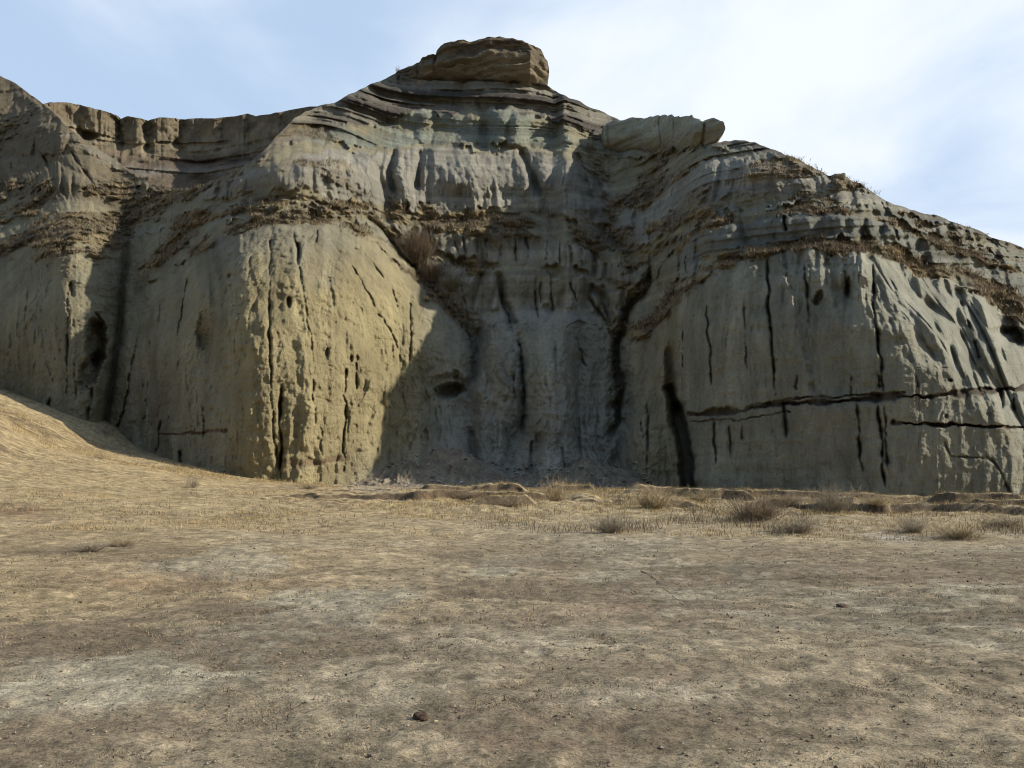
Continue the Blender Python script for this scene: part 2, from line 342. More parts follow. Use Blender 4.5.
# cracks
for pts, wd, d in (
  ([(271,250),(268,300),(270,380),(273,430),(280,478)], 1.5, .75), ([(281,385),(280,430),(282,482)], 1.7, 1.3), ([(294,228),(297,262),(304,300),(312,345),(315,420)], 1.3, .5),
  ([(316,226),(318,243)], 1.4, .8), ([(328,226),(330,240),(352,265),(370,298),(395,340),(401,360)], 1.3, .45), ([(345,392),(344,430),(343,472)], 1.7, 1.0),
  ([(346,368),(345,392)], 2.2, .7), ([(410,290),(411,330),(410,372)], 1.5, .6), ([(356,240),(372,262),(392,290),(398,310)], 1.2, .5), ([(320,420),(322,455)], 1.3, .5), ([(357,362),(356,390)], 1.5, .7),
  ([(68,278),(68,330),(67,402)], 1.3, .6), ([(75,360),(76,398)], 1.1, .35), ([(188,275),(182,310),(176,345)], 1.4, .6), ([(140,325),(132,360),(127,395),(114,440)], 2.2, .9), ([(50,398),(48,432)], 2.6, 1.2),
  ([(160,420),(157,455)], 1.6, .6), ([(180,450),(182,472)], 2.2, 1.2), ([(92,385),(88,420),(84,435)], 2.6, 1.0), ([(70,282),(73,298)], 2.0, .5), ([(232,262),(230,278)], 1.4, .5), ([(270,240),(272,252)], 1.3, .5),
  ([(297,242),(298,260)], 1.5, .9), ([(251,256),(248,280)], 1.2, .4), ([(203,405),(205,440)], 1.3, .4), ([(147,398),(144,425)],1.4,.4),
  ([(498,285),(503,308),(514,334)], 1.5, .9), ([(519,340),(524,370),(525,410),(523,428)], 2.2, 1.5), ([(514,372),(515,402)], 1.5, .8), ([(535,276),(537,320)], 1.4, .8), ([(541,280),(541,305)], 1.1, .5), ([(553,276),(553,318)], 1.4, .8),
  ([(571,282),(578,304)], 1.3, .7), ([(586,288),(594,306),(606,322),(613,340)], 1.5, .8), ([(573,330),(580,350),(589,376)], 1.4, .7), ([(555,345),(556,380)], 1.1, .35), ([(600,300),(613,330)], 1.2, .5),
  ([(516,236),(517,262)], 1.3, .7), ([(527,236),(528,258)], 1.3, .7), ([(546,240),(546,262)], 1.3, .7), ([(558,240),(560,265)], 1.3, .6), ([(568,240),(571,262)], 1.2, .6), ([(580,246),(583,268)], 1.4, .8), ([(595,248),(594,262)], 1.3, .6),
  ([(486,236),(486,262)], 1.4, .9), ([(478,240),(477,262)], 1.2, .5), ([(463,236),(465,258)], 1.4, .7), ([(455,240),(458,260)], 1.2, .5), ([(500,240),(500,262)], 1.1, .4), ([(475,275),(472,310)], 1.2, .5), ([(460,280),(468,320)], 1.2, .5),
  ([(532,440),(532,470)], 1.4, .7), ([(563,445),(565,480)], 1.4, .5), ([(573,420),(582,455)], 1.3, .5), ([(648,400),(648,440),(647,480)], 1.7, .7), ([(641,420),(643,445)], 1.3, .5), ([(608,462),(628,490)], 1.8, .7),
  ([(767,248),(769,310),(774,370),(778,400)], 1.5, 1.0), ([(784,400),(786,438)], 1.5, .8), ([(872,258),(874,310),(880,360),(884,392)], 1.6, 1.1), ([(804,262),(808,300),(809,325)], 1.7, .8), ([(844,268),(849,298)], 2.0, .9),
  ([(858,404),(860,440),(862,470)], 1.7, 1.0), ([(878,404),(882,440),(884,490)], 1.8, 1.2), ([(886,404),(885,432),(888,470)], 1.4, .6), ([(706,300),(711,350),(713,398)], 1.2, .45), ([(683,330),(684,372)], 1.2, .5), ([(744,300),(747,372)], 1.1, .35),
  ([(714,420),(716,465)], 1.3, .6), ([(729,425),(732,458)], 1.1, .4), ([(741,420),(744,440)], 1.1, .4), ([(851,375),(852,398)], 1.3, .5), ([(797,375),(797,390)], 1.5, .6), ([(915,375),(916,388)], 1.4, .5), ([(878,370),(880,388)], 2.2, .7),
  ([(944,440),(950,456),(984,458)], 1.2, .3), ([(985,455),(1000,470),(1012,495)], 2.0, .5), ([(1000,390),(1002,410)], 2.4, .8), ([(1012,388),(1016,412)], 2.8, .9), ([(960,300),(972,330)], 2.2, .7), ([(974,340),(980,360)], 2.2, .7), ([(985,280),(1000,312)], 2.4, .6),
  ([(783,215),(786,232)], 1.6, .8), ([(863,222),(868,235)], 1.3, .5), ([(895,228),(898,242)],1.3,.5), ([(940,236),(944,246)],1.2,.4), ([(685,255),(687,275)],1.4,.5)):
    gully(pts, wd, d, 1.0)
# openings
for c in ((96,343,9,22,3.4,0.05), (90,372,8,17,2.6,0.35), (449,391,13,7,3.0,-0.15), (447,384,16,9,1.0,-.1), (455,374,3,4,.6,0), (1010,336,14,9,2.4,.25), (1006,325,10,10,1.4,0),
          (818,298,4,7,1.0,.35), (848,287,2.2,8,.8,.1), (289,303,1.8,4.5,.9,0), (327,353,1.5,4,.5,0), (351,358,1.2,3,.4,0), (357,358,1.2,3,.4,0), (346,372,1.6,4,.5,0), (845,242,3,2,.5,0), (880,378,2,3,.5,0), (950,380,2,1.5,.4,0),
          (204,332,6,17,.6,0), (946,416,1.5,2,.3,0), (700,228,2,2,.4,0), (480,212,2,6,.5,0)):
    cave(*c)
# seams that weather back into the cliff
SEAM1 = [(688,414),(720,413),(745,410),(770,405),(800,403),(830,402),(860,400),(900,397),(940,396),(985,391),(1060,386)]
SEAM2 = [(893,421),(915,424),(950,425),(985,426),(1060,428)]
SEAM3 = [(160,434),(200,433),(226,430)]
SEAM4 = [(282,461),(310,463),(345,459)]
seam = {}
for nm, pts, wd, d in (('a', SEAM1, 2.5, .45), ('e', [(745,407),(790,399),(850,396),(905,393)], 1.3, .3), ('f', [(690,421),(740,419),(790,411)], .9, .2), ('b', SEAM2, 1.4, .6), ('c', SEAM3, 1.2, .25), ('d', SEAM4, 4.0, .15)):
    m, q, al = dist_poly(PX, PY + 1.4 * wj[0], pts, 16)
    wd = wd * np.clip(.95 + .75 * fbm(PX[m] / 24, PY[m] / 40, 0, 3, 163), .35, 1.7)
    f = np.exp(-(q / wd) ** 4); D[m] += d * f * np.clip(1 + .8 * fbm(PX[m] / 12, PY[m] / 12, 0, 2, 165), .2, 1.8)
    A = np.zeros(PY.shape); A[m] = np.exp(-(q / (wd * 1.05)) ** 4); seam[nm] = A

# band membership for relief and colour
jy = PY + 3.0 * wj[1] + 5.0 * fbm(PX / 28, PY / 28, 0, 2, 161) * (PY < 300)
band = np.zeros(PY.shape, int)
for k in range(1, 11): band = np.where(jy <= B[k][None, :], k, band)
def bmask(*ks):
    m = np.isin(band, ks).astype(float)
    kk = np.array([1, 2, 3, 2, 1.]); kk /= kk.sum()
    p = np.pad(m, ((2, 2), (0, 0)), 'edge'); return sum(kk[i] * p[i:i + NR] for i in range(5))
low = sstep(-.1, .2, bmask(0, 1))
grassy = bmask(2, 4, 6)
grey = bmask(7); green = bmask(9); upper = bmask(10)
center = np.exp(-((PX - 535) / 95) ** 4)
rightb = sstep(672, 690, PX) * low
lefthill = sstep(205, 150, PX) * sstep(240, 220, PY)
warp = fbm(SA / 5, Z0 / 6, 0, 2, 11)
# brush also lies on the open slopes in patches
patch = fbm(X0 / 3.2, Z0 / 2.0, Y / 6, 4, 61)
grassy = np.clip(np.where((PX > 115) & (PX < 200) | (PX > 480), grassy, grassy * 1.0), 0, 1)
brush = np.clip(grassy * sstep(-.35, .25, patch + .15), 0, 1)
brush = np.where((PX < 230) & (PY < 285), brush * sstep(-.2, .3, patch), brush)
brush = np.maximum(brush, sstep(-.30, .15, patch) * sstep(170, 190, PY) * sstep(268, 245, PY) * sstep(250, 190, PX) * .9)
brush = np.maximum(brush, sstep(-.1, .3, patch) * (1 - low) * sstep(-.25, .15, fbm(X0 / 9, Z0 / 4, Y / 12, 2, 63) + .1) * .85 * sstep(212, 195, PY) * sstep(95, 130, PY) * (sstep(390, 300, PX) + sstep(560, 610, PX)))
rgully = np.exp(-(((PX - 640) / 50) ** 2 + ((PY - 215) / 55) ** 2))
brush = np.maximum(brush, sstep(-.1, .35, patch) * rgully)
brush = brush * (1 - np.exp(-((PX - 540) / 75) ** 6) * sstep(288, 300, PY))
brush = np.maximum(brush, sstep(.1, .5, patch + .05) * sstep(905, 960, PX) * (PY < B[2] + 0) * 0.2)
cliff = 1 - np.clip(brush, 0, 1)
# vertical flutes and rills
fl = fbm((SA + .9 * warp) / 1.7, Z0 / 14, 0, 3, 21)
ri = fbm((SA + .35 * warp + .05 * Z0) / .55, Z0 / 3.2, 0, 3, 31)
ridged = 1 - np.abs(noise((SA + .9 * warp) / 1.1, Z0 / 11, 0, 41)) * 2
rcenter = center * sstep(370, 420, PY)
smooth_face = rightb * sstep(0, -25, fdist) * sstep(262, 290, PY)
flank = sstep(0, 22, fdist) * (PX > 700) * low
rough = (1 - .6 * smooth_face) * (1 - .6 * flank)
D += cliff * low * (.24 * fl - .10 * ridged) * (.5 + .5 * rough)
warp2 = fbm(SA / 1.4, Z0 / 1.8, 0, 3, 13)
D -= cliff * low * rough * (.11 * bil((SA + .7 * warp + .35 * warp2) / 1.25, Z0 / 4.5, 0, 3, 31) + .06 * bil((SA + .35 * warp + .2 * warp2) / .5, Z0 / 2.4, 0, 3, 33))
D += low * rough * (.09 * fbm(X0 / .9, Z0 / .8, Y / .9, 3, 35) + .08 * sstep(.3, .7, fbm(SA / 1.0, Z0 / 2.2, 0, 3, 39)))
def inc(x, z, seed, wd=.09): return np.exp(-np.abs(noise(x, z, 0, seed)) / wd)
D += low * cliff * (1 - .35 * smooth_face) * (.15 * inc((SA + .6 * warp + .3 * warp2) / 1.9, Z0 / 8, 131, .07) * sstep(-.5, .4, wj[3]) + .10 * inc((SA + .4 * warp + .25 * warp2) / .75, Z0 / 3, 133, .10) * sstep(-.4, .5, wj[2]))
D += low * cliff * (.045 * fbm(Z0 / .45 + .3 * warp2, SA / 7, 0, 3, 135) + .05 * fbm(X0 / .28, Z0 / .24, Y / .3, 2, 137) * (1 - .4 * smooth_face) * (1 - .6 * flank))
D += center * low * cliff * (.16 * inc((SA + .4 * warp + .3 * warp2) / .55, Z0 / 2.6, 143, .10) * sstep(-.5, .3, wj[2]) + .09 * bil(X0 / .38, Z0 / .45, Y / .5, 2, 145) * -1)
D += low * cliff * .09 * inc((SA + .5 * warp2) / 3.0, (Z0 + .3 * warp) / .55, 147, .08) * sstep(0, .5, wj[3]) * (1 - .5 * smooth_face)
D -= center * low * 1.0 * bil((SA + .6 * warp) / 3.4, Z0 / 16, 0, 1, 149)
D += smooth_face * (.07 * inc((SA + .25 * warp + .2 * warp2) / .55, Z0 / 9, 151, .14) * sstep(-.4, .4, wj[2]) + .04 * bil(SA / .3, Z0 / 3, 0, 2, 153))
def fan(ax, ay, rx, ry, cx_, cy_, nrib, amp, seed):
    th = np.arctan2(PX - ax, np.maximum(PY - ay, 1)); rr = np.hypot(PX - ax, PY - ay)
    mk = np.exp(-(((PX - cx_) / rx) ** 2 + ((PY - cy_) / ry) ** 2) ** 2)
    D[...] -= amp * mk * bil(th * nrib + .5 * warp2 + .4 * warp, rr / 38, 0, 3, seed)
for q in ((440,340,46,50,440,460,15,.26,171), (590,310,52,58,588,445,17,.26,173), (502,320,30,60,503,455,15,.24,175), (415,160,62,78,398,412,26,.26,177), (525,200,80,55,525,365,22,.16,181)):
    fan(*q)
D -= .35 * np.exp(-((PX - 485) / 7) ** 2) * sstep(455, 475, PY)
D -= cliff * rcenter * .10 * bil((SA + .35 * (Z0 - 4) * np.sin(SA / 2.4) + .3 * warp) / .62, Z0 / 3.4, 0, 2, 37)
D -= (1 - low) * cliff * ((.34 - .27 * lefthill) * bil((SA + .8 * warp) / 2.4, Z0 / 6, Y / 7, 3, 51) + .20 * bil((SA + .3 * warp) / .85, Z0 / 2.6, Y / 3, 2, 53))
ucr = sstep(350, 265, PY + 18 * wj[2]) * sstep(770, 800, PX) * low
D -= .55 * flank * bil((SA * .9 + .45 * Z0) / 1.1 + .35 * warp, Z0 / 9, 0, 3, 71)
D -= .75 * ucr * (1 - flank) * bil(SA / 1.3 + .5 * warp, Z0 / 7, 0, 3, 79)
D += .30 * flank * inc((SA + .45 * Z0) / 1.1 + .3 * warp, Z0 / 10, 139, .12)
D -= .7 * flank * bil((SA + .45 * Z0) / 3.6 + .3 * warp, Z0 / 14, 0, 2, 73)
# rills on the grey mounds fan down the slope
D -= grey * .42 * bil((SA + .6 * warp) / 1.25, Z0 / 5.5, 0, 3, 57)
# thin beds in the upper beds stand out as little steps
zz = Z0 + .3 * fbm(X0 / 14, Y / 14, 0, 2, 81) - .02 * X0
beds = fbm(zz / .85, X0 / 30, 0, 3, 83)
bedstep = np.clip(upper + .5 * green + .15 * bmask(8) + .45 * (1 - low) * sstep(650, 700, PX), 0, 1) * (1 - .6 * sstep(585, 620, PX) * sstep(700, 660, PX)) * (1 - .85 * lefthill)
D += bedstep * (.62 * np.tanh(4 * beds) + .30 * np.tanh(3 * fbm(zz / .55, X0 / 12, 0, 2, 87)))
D -= upper * .5 * bil((SA + warp) / 3.5, Z0 / 4, Y / 8, 3, 89)
D -= green * .9 * bil((SA + .5 * warp) / 2.4, Z0 / 14, 0, 2, 91)
tier = bmask(3, 5)
D -= tier * (.5 + .7 * center) * bil((SA + .5 * warp) / 1.6, Z0 / 9, 0, 2, 95)
# brush mounds and overall roughness
D -= brush * .95 * bil(X0 / 1.5, Z0 / 1.0, Y / 1.8, 3, 97)
D += .60 * fbm(X0 / 6, Z0 / 6, Y / 6, 3, 99) * (1 - .6 * rightb)
D += rough * (.075 * fbm(X0 / .5, Z0 / .5, Y / .5, 3, 103) + .03 * noise(X0 / .13, Z0 / .16, Y / .13, 105))
D += sstep(75, 95, Y) * (.16 * fbm(X0 / .9, Z0 / .8, Y / .9, 2, 107))
fade = sstep(1.0, .985, V01)[:, None]
# the summit block turns its left side away from the sun
BROAD = np.clip((515 - PX) / 200, 0, 1) * 10 * sstep(168, 120, PY) * sstep(250, 320, PX) + np.clip((PX - 530) / 100, 0, 1) * 3 * sstep(150, 110, PY)
Y1 = Y + D * (.35 + .65 * fade) + BROAD + FREC
print('shoulder Y at 310', Y1[-1, 510], 'at 340', Y1[-1, 540])

def lerp(c, col_, m): return c * (1 - m[..., None]) + np.array(col_)[None, None] * m[..., None]
C = np.zeros(PY.shape + (3,)); C[:] = (.30, .265, .185)
C = lerp(C, (.36, .34, .29), center * low * .9)
C = lerp(C, (.30, .285, .235), rightb * .9)
C = lerp(C, (.36, .30, .18), low * sstep(215, 260, PX) * sstep(440, 390, PX))
topgrey = low * np.exp(-((PX - 285) / 125) ** 4) * sstep(300, 235, PY + 14 * wj[2])  # weaker sun on the rounding dome top, painted in as greyer clay
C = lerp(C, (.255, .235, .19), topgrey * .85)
C = lerp(C, (.35, .34, .295), np.clip(flank + ucr, 0, 1) * .85)
C = lerp(C, (.40, .38, .345), rcenter * .85)
pale = np.exp(-((PX - 545) / 75) ** 6) * np.exp(-((PY - (B[2] + B[3])[None, :] / 2) / 8) ** 2)
C = lerp(C, (.315, .295, .26), grey)
C = lerp(C, (.22, .185, .13), grey * lefthill)
C = lerp(C, (.25, .255, .235), tier * sstep(660, 700, PX))
C = lerp(C, (.31, .285, .235), tier * sstep(660, 620, PX))
C = lerp(C, (.26, .27, .23), green * sstep(240, 270, PX) * sstep(-.5, .3, patch + .2))
C = lerp(C, (.165, .148, .125), upper * sstep(240, 270, PX))
C = lerp(C, (.20, .165, .115), (upper + green + bmask(8)).clip(0, 1) * sstep(215, 180, PX))
C = lerp(C, (.27, .25, .215), upper * sstep(.05, .4, beds) * .7)
C = lerp(C, (.095, .083, .078), upper * sstep(-.1, -.4, beds) * .85 * sstep(240, 270, PX))
fb = fbm(zz / .38, X0 / 20, 0, 2, 85)
C = C * (1 + .28 * (np.clip(fb, -1, 1) * (1 - low) * sstep(250, 300, PX))[..., None])
C = lerp(C, (.22, .22, .22), sstep(690, 740, PX) * (PY < B[7]) * sstep(.1, -.3, beds) * .6 * (1 - low))
C = lerp(C, (.21, .17, .12), brush * .85)
C = lerp(C, (.42, .40, .37), pale * .9)
C = lerp(C, (.40, .375, .325), np.exp(-((PX - 425) / 62) ** 2 - ((PY - 480) / 24) ** 2) * .9)
C = lerp(C, (.38, .28, .14), brush * sstep(.15, .6, fbm(X0 / 2.2, Z0 / 1.2, Y / 4, 3, 201)) * .75)
C = lerp(C, (.11, .07, .05), (brush * sstep(700, 740, PX) * sstep(.0, .5, fbm(X0 / 3, Z0 / .8, Y / 5, 3, 203)) * .8))
C = lerp(C, (.085, .062, .048), np.clip(seam['a'] + seam['b'] + .7 * seam['e'] + .6 * seam['f'], 0, 1) * .9)
C = lerp(C, (.17, .105, .075), np.clip(seam['c'] + seam['d'] * .7, 0, 1) * .85)
# run-off streaks and blotchy weathering
C = C * (1 + .16 * fbm((SA + .4 * warp) / .9, Z0 / 12, 0, 3, 211) * low + .10 * fbm(X0 / 3, Z0 / 2, Y / 3, 3, 213))[..., None]
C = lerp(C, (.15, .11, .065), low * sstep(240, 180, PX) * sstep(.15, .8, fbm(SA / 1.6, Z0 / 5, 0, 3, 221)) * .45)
C = lerp(C, (.20, .165, .12), .45 * sstep(215, 190, PY) * sstep(350, 270, PX))  # darkening put into the colour: upper left slopes blended towards brown
C = np.clip(C * np.array([1.0, 1.015, .96]), .02, .6)

# back of the hill so that it is a closed mass
P = np.stack(point(PX, PY, Y1), 2)
top = P[-1]
back = []
for dy_b, dz_b in ((2.5, -.4), (7, -2.0), (16, -7.0), (30, -16.0), (55, -30), (90, -60)):
    q = top.copy(); q[:, 1] += dy_b; q[:, 2] = np.maximum(top[:, 2] + dz_b, -2); back.append(q)
PB = np.concatenate([P, np.stack(back, 0)], 0)
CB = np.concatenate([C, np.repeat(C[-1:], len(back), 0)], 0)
NB = grid_normals(PB)
FB = grid_faces(NR + len(back), NC)
fr, fc = FB[:, 0] // NC, FB[:, 0] % NC
fpx = PXS[fc]; frr = np.minimum(fr, NR - 1); fpy = PY[frr, fc]; isback = fr >= NR - 1
b2 = B[2][fc]
e1 = np.interp(fpy, [200, 235, 290, 340, 400, 460, 515], [138, 127, 122, 118, 110, 99, 95])
e2 = np.interp(fpy, [230, 250, 270, 300, 330, 352, 372, 400, 440, 515], [375, 398, 414, 440, 466, 473, 470, 440, 390, 350])
e3 = np.interp(fpy, [240, 265, 290, 345, 400, 430, 460, 515], [730, 712, 695, 676, 677, 683, 688, 691])
part = np.zeros(len(FB), int)
lowf = (fpy > b2) & ~isback
part[lowf & (fpx < e1)] = 1
part[lowf & (fpx >= e1) & (fpx < e2)] = 2
part[lowf & (fpx >= e3)] = 3
sm = np.maximum(seam['a'], seam['b'])[frr, fc] > .45
part[(part == 3) & sm] = 4
butte = bpy.data.objects.new('butte', None); col.objects.link(butte); butte.location = (0, 60, 0)
tag(butte, 'layered badlands butte of grey and tan clay rising to a dark cap rock', 'butte', kind='structure')
VB = PB.reshape(-1, 3) - np.array([0, 60, 0]); CBf = CB.reshape(-1, 3); NBf = NB.reshape(-1, 3)
def sub(idx, name, parent, label):
    f = FB[part == idx]; u, inv = np.unique(f, return_inverse=True)
    o = mesh_obj(name, VB[u], inv.reshape(f.shape), ROCK, parent, CBf[u], NBf[u])
    if label: o['label'] = label
    return o
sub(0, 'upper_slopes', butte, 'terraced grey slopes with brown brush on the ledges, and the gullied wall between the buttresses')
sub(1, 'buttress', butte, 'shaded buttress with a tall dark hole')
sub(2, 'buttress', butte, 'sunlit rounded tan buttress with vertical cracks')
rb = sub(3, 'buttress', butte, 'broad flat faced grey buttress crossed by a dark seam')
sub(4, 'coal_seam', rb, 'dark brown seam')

def surf_Y(px, py):
    c = int(np.clip(round(px - PXS[0]), 0, NC - 1)); r = int(np.argmin(np.abs(PY[:, c] - py)))
    return P[r, c].copy(), r, c

# ------------------------------------------------------------------ cap rock and sandstone ledge: closed rounded slabs
def slab(name, top_pts, bot_pts, x0, x1, Yc, depth, seed, cols_, cracks, label, n=3.2, endr=7.0, amp=.3, endl=40, beds_=.3):
    pxs = np.arange(x0, x1 + .5, .75); na = 240
    tp = poly(top_pts, pxs) + .7 * noise(pxs / 6, pxs * 0, 0, seed); bt = poly(bot_pts, pxs) + .7 * noise(pxs / 5, pxs * 0, 0, seed + 1)
    yc = np.interp(pxs, *np.array(Yc, float).T)
    ang = np.linspace(0, 2 * np.pi, na, endpoint=False)
    e = 2 / n
    cz = np.sign(np.sin(ang)) * np.abs(np.sin(ang)) ** e; cy = -np.sign(np.cos(ang)) * np.abs(np.cos(ang)) ** e
    u = np.minimum((pxs - x0) / endl, (x1 - pxs) / endr); u = np.clip(u, 0.0, 1)
    tap = np.sqrt(np.clip(1 - (1 - u) ** 2, 0.003, 1))
    PXg = np.repeat(pxs[:, None], na, 1)
    mid = (tp + bt) / 2; hh = (bt - tp) / 2
    tapz = np.where(pxs < (x0 + x1) / 2, tap ** .25, tap ** .5)
    PYg = mid[:, None] - (hh * tapz)[:, None] * cz[None, :]
    Yg = yc[:, None] + depth * tap[:, None] * (1 + cy[None, :]) - depth * (tap[:, None] - 1) * 0
    Xg, _, Zg = point(PXg, PYg, yc[:, None] + .28 * depth)
    f = cy < .6
    dd = .0 + beds_ * np.tanh(3 * fbm(Zg / .8, Xg / 25, 0, 3, seed + 2)) + amp * (1.2 * fbm(Xg / 3.0, Zg / 1.6, Yg / 3.0, 4, seed + 3) + .6 * fbm(Xg / 9, Zg / .7, Yg / 9, 3, seed + 9))
    for cx_, wd, dp in cracks:
        dd = dd + dp * np.exp(-((PXg + 1.5 * fbm(PYg / 6, PXg * 0, 0, 2, seed + 4) - cx_) / wd) ** 2)
    Yg = Yg + dd * (.12 + .88 * sstep(-.35, -.8, cy))[None, :] * tap[:, None]
    Zg = Zg + .25 * amp * fbm(Xg / 2.2, Yg / 2.2, Zg / 2, 3, seed + 7) * tap[:, None]
    Vg = np.stack([Xg, Yg, Zg], 2)
    nc_ = len(pxs)
    i = np.arange((nc_ - 1) * na); r = i // na; c = i % na; c2 = (c + 1) % na
    fc_ = np.stack([r * na + c, (r + 1) * na + c, (r + 1) * na + c2, r * na + c2], 1)
    base = np.array(cols_[0]); alt = np.array(cols_[1]); k = sstep(-.3, .5, fbm(Xg / 4, Zg / .8, Yg / 6, 3, seed + 5))[..., None]
    cc = base * (1 - k) + alt * k
    if len(cols_) > 2:
        t = sstep(.35, -.75, cz[None, :] + .35 * fbm(Xg / 2.5, Zg / 2, Yg / 4, 3, seed + 6))[..., None]
        cc = cc * (1 - t * .75) + np.array(cols_[2]) * t * .75
    o = mesh_obj(name, Vg.reshape(-1, 3) - np.array([0, 60, 0]), fc_, CAP, butte, np.clip(cc.reshape(-1, 3), .02, .5))
    o['label'] = label
    return o
colY = lambda px, py: float(surf_Y(px, py)[0][1])
ycap = float(np.median(Y1[-1, (PXS > 420) & (PXS < 540)])); yled = float(np.median(Y1[-1, (PXS > 640) & (PXS < 715)]))
print('cap Y', ycap, 'ledge Y', yled, 'top Z', P[-1, :, 2].max())
slab('cap_rock', [(394,82),(398,71),(408,65),(420,58),(428,53),(436,51),(442,45),(455,41),(470,38),(485,34),(500,32),(512,33),(520,35),(528,38),(536,43),(543,49),(547,58),(549,70)],
     [(394,90),(410,88),(440,82),(465,80),(490,81),(505,84),(530,86),(549,87)], 394, 548.5, [(x_, colY(x_, 82 if x_ < 540 else 86) - o_) for x_, o_ in ((394, -3.0), (420, .2), (450, 1.2), (490, 1.8), (530, 1.6), (548, .3))], 5.5, 301,
     [(.10,.083,.062), (.15,.122,.085), (.24,.195,.13)], [(436,1.6,.5), (419,1.4,.4)], 'rounded dark brown sandstone cap rock on the summit', n=3.2, endr=9, amp=.7, endl=24)
slab('sandstone_ledge', [(602,125),(612,121),(625,118),(632,117),(648,117),(668,117),(690,118),(700,121),(704,123),(710,122),(716,123),(722,128)],
     [(572,152),(586,152),(610,153),(640,152),(660,151),(690,149),(712,146),(722,139)], 602, 722, [(x_, colY(x_, y_) - o_) for x_, y_, o_ in ((574,146,-.4), (590,146,.6), (610,146,1.0), (640,146,1.2), (660,146,1.3), (690,145,1.3), (722,144,.7))], 4.0, 351,
     [(.25,.255,.20), (.33,.335,.28), (.22,.185,.11)], [(607,1.0,.3), (659,1.1,.4), (673,1.1,.4), (702,1.8,.6)], 'flat greenish sandstone ledge cracked into blocks on the ridge', n=6, endr=5, amp=.22, beds_=.3, endl=12)

# ------------------------------------------------------------------ ridge closing the hollow behind
rpx = np.arange(10, 440, 1.0); rn = len(rpx); rrn = 150
rsky = poly([(10,118),(45,103),(58,102),(70,103),(85,106),(105,111),(117,115),(121,119),(128,116),(140,118),(148,121),(155,118),(165,117),(178,119),(190,119),(205,118),(220,118),(235,116),(248,113),(256,116),(270,114),(290,110),(305,107),(320,106),(345,103),(440,112)], rpx) + .5 * noise(rpx / 5, rpx * 0, 0, 401)
rv = np.linspace(0, 1, rrn)
RPY = 212 + (rsky[None, :] - 212) * rv[:, None]; RPX = np.broadcast_to(rpx[None, :], RPY.shape)
h = RPY - rsky[None, :]
rs = np.where(h < 26, 74, np.where(h < 40, 52, np.where(h < 44, 70, 40)))
rs = np.where((h > 56) & (h < 61), 70, rs).astype(float)
ra, rdy, rdz = ray(RPX, RPY); RTE = rdz / rdy
RY = np.zeros(RPY.shape); RY[0] = blur(poly([(10,104),(60,112),(120,120),(200,124),(270,116),(320,108),(440,104)], rpx), 8)
for r in range(1, rrn):
    ts = math.tan(math.radians(1)) * 0 + np.tan(np.radians(rs[r]))
    z0 = EYE + RTE[r - 1] * RY[r - 1]
    RY[r] = (z0 - EYE - RY[r - 1] * ts) / (RTE[r] - ts)
RX = ra / rdy * RY; RZ = EYE + RTE * RY
RD = .7 * fbm(RX / 5, RZ / 5, RY / 9, 4, 411) + .25 * fbm(RX / 1.2, RZ / 1.5, 0, 3, 413) + .5 * np.tanh(2 * fbm(RZ / 1.2, RX / 30, 0, 3, 415)) * (h > 24)
jx = RPX + 2.5 * fbm(RPX / 8, RPY / 8, 0, 3, 417)
for cx_, wd, dp in ((80, 4, 1.0), (119.5, 3, 2.0), (148, 3.5, 1.5), (181, 5, 1.5), (226, 6, 1.0), (250, 5, 1.2), (285, 6, 1.2)):
    RD = RD + dp * np.exp(-((jx - cx_) / wd) ** 2) * sstep(46, 24, h)
for cx_, cy_, rx_, ry_, dp in ((88, 136, 7, 5, 3), (66, 118, 12, 10, .8)):
    RD = RD + dp * np.exp(-(((jx - cx_) / rx_) ** 2 + ((RPY - cy_) / ry_) ** 2) ** 2)
for cx_, wd, dp in ((98, 14, -1.5), (135, 9, -1.4), (164, 11, -1.3), (205, 18, -1.0)):
    RD = RD + dp * np.exp(-((jx - cx_) / wd) ** 4) * sstep(46, 10, h)
RY = RY + RD
RP = np.stack(point(RPX, RPY, RY), 2)
rb_ = []
for dyb, dzb in ((3, -.3), (12, -3), (40, -25), (80, -60)):
    q = RP[-1].copy(); q[:, 1] += dyb; q[:, 2] = np.maximum(q[:, 2] + dzb, -2); rb_.append(q)
RPB = np.concatenate([RP, np.stack(rb_)], 0)
RC = np.zeros(RPY.shape + (3,)); RC[:] = (.185, .152, .10)
RC = lerp(RC, (.26, .22, .15), sstep(6, 16, h + 3 * fbm(RPX / 9, RPY / 9, 0, 2, 421)) * sstep(46, 26, h))
RC = lerp(RC, (.16, .125, .095), sstep(30, 46, h) * .8)
RC = lerp(RC, (.27, .26, .225), np.exp(-((h - 53) / 4) ** 2) * .7)
RC = lerp(RC, (.07, .055, .05), np.exp(-((h - 44 + 2 * fbm(RPX / 20, RPX * 0, 0, 2, 423)) / 2.0) ** 2) * sstep(130, 200, RPX) * .8)
RC = RC * (1 + .22 * fbm(RX / 2, RZ / 1.5, 0, 3, 425))[..., None]
RCB = np.concatenate([RC, np.repeat(RC[-1:], len(rb_), 0)], 0)
ridge = mesh_obj('ridge', RPB.reshape(-1, 3), grid_faces(rrn + len(rb_), rn), ROCK, None, np.clip(RCB.reshape(-1, 3), .02, .5))
tag(ridge, 'scalloped tan ridge closing the hollow behind the butte', 'ridge', kind='structure')

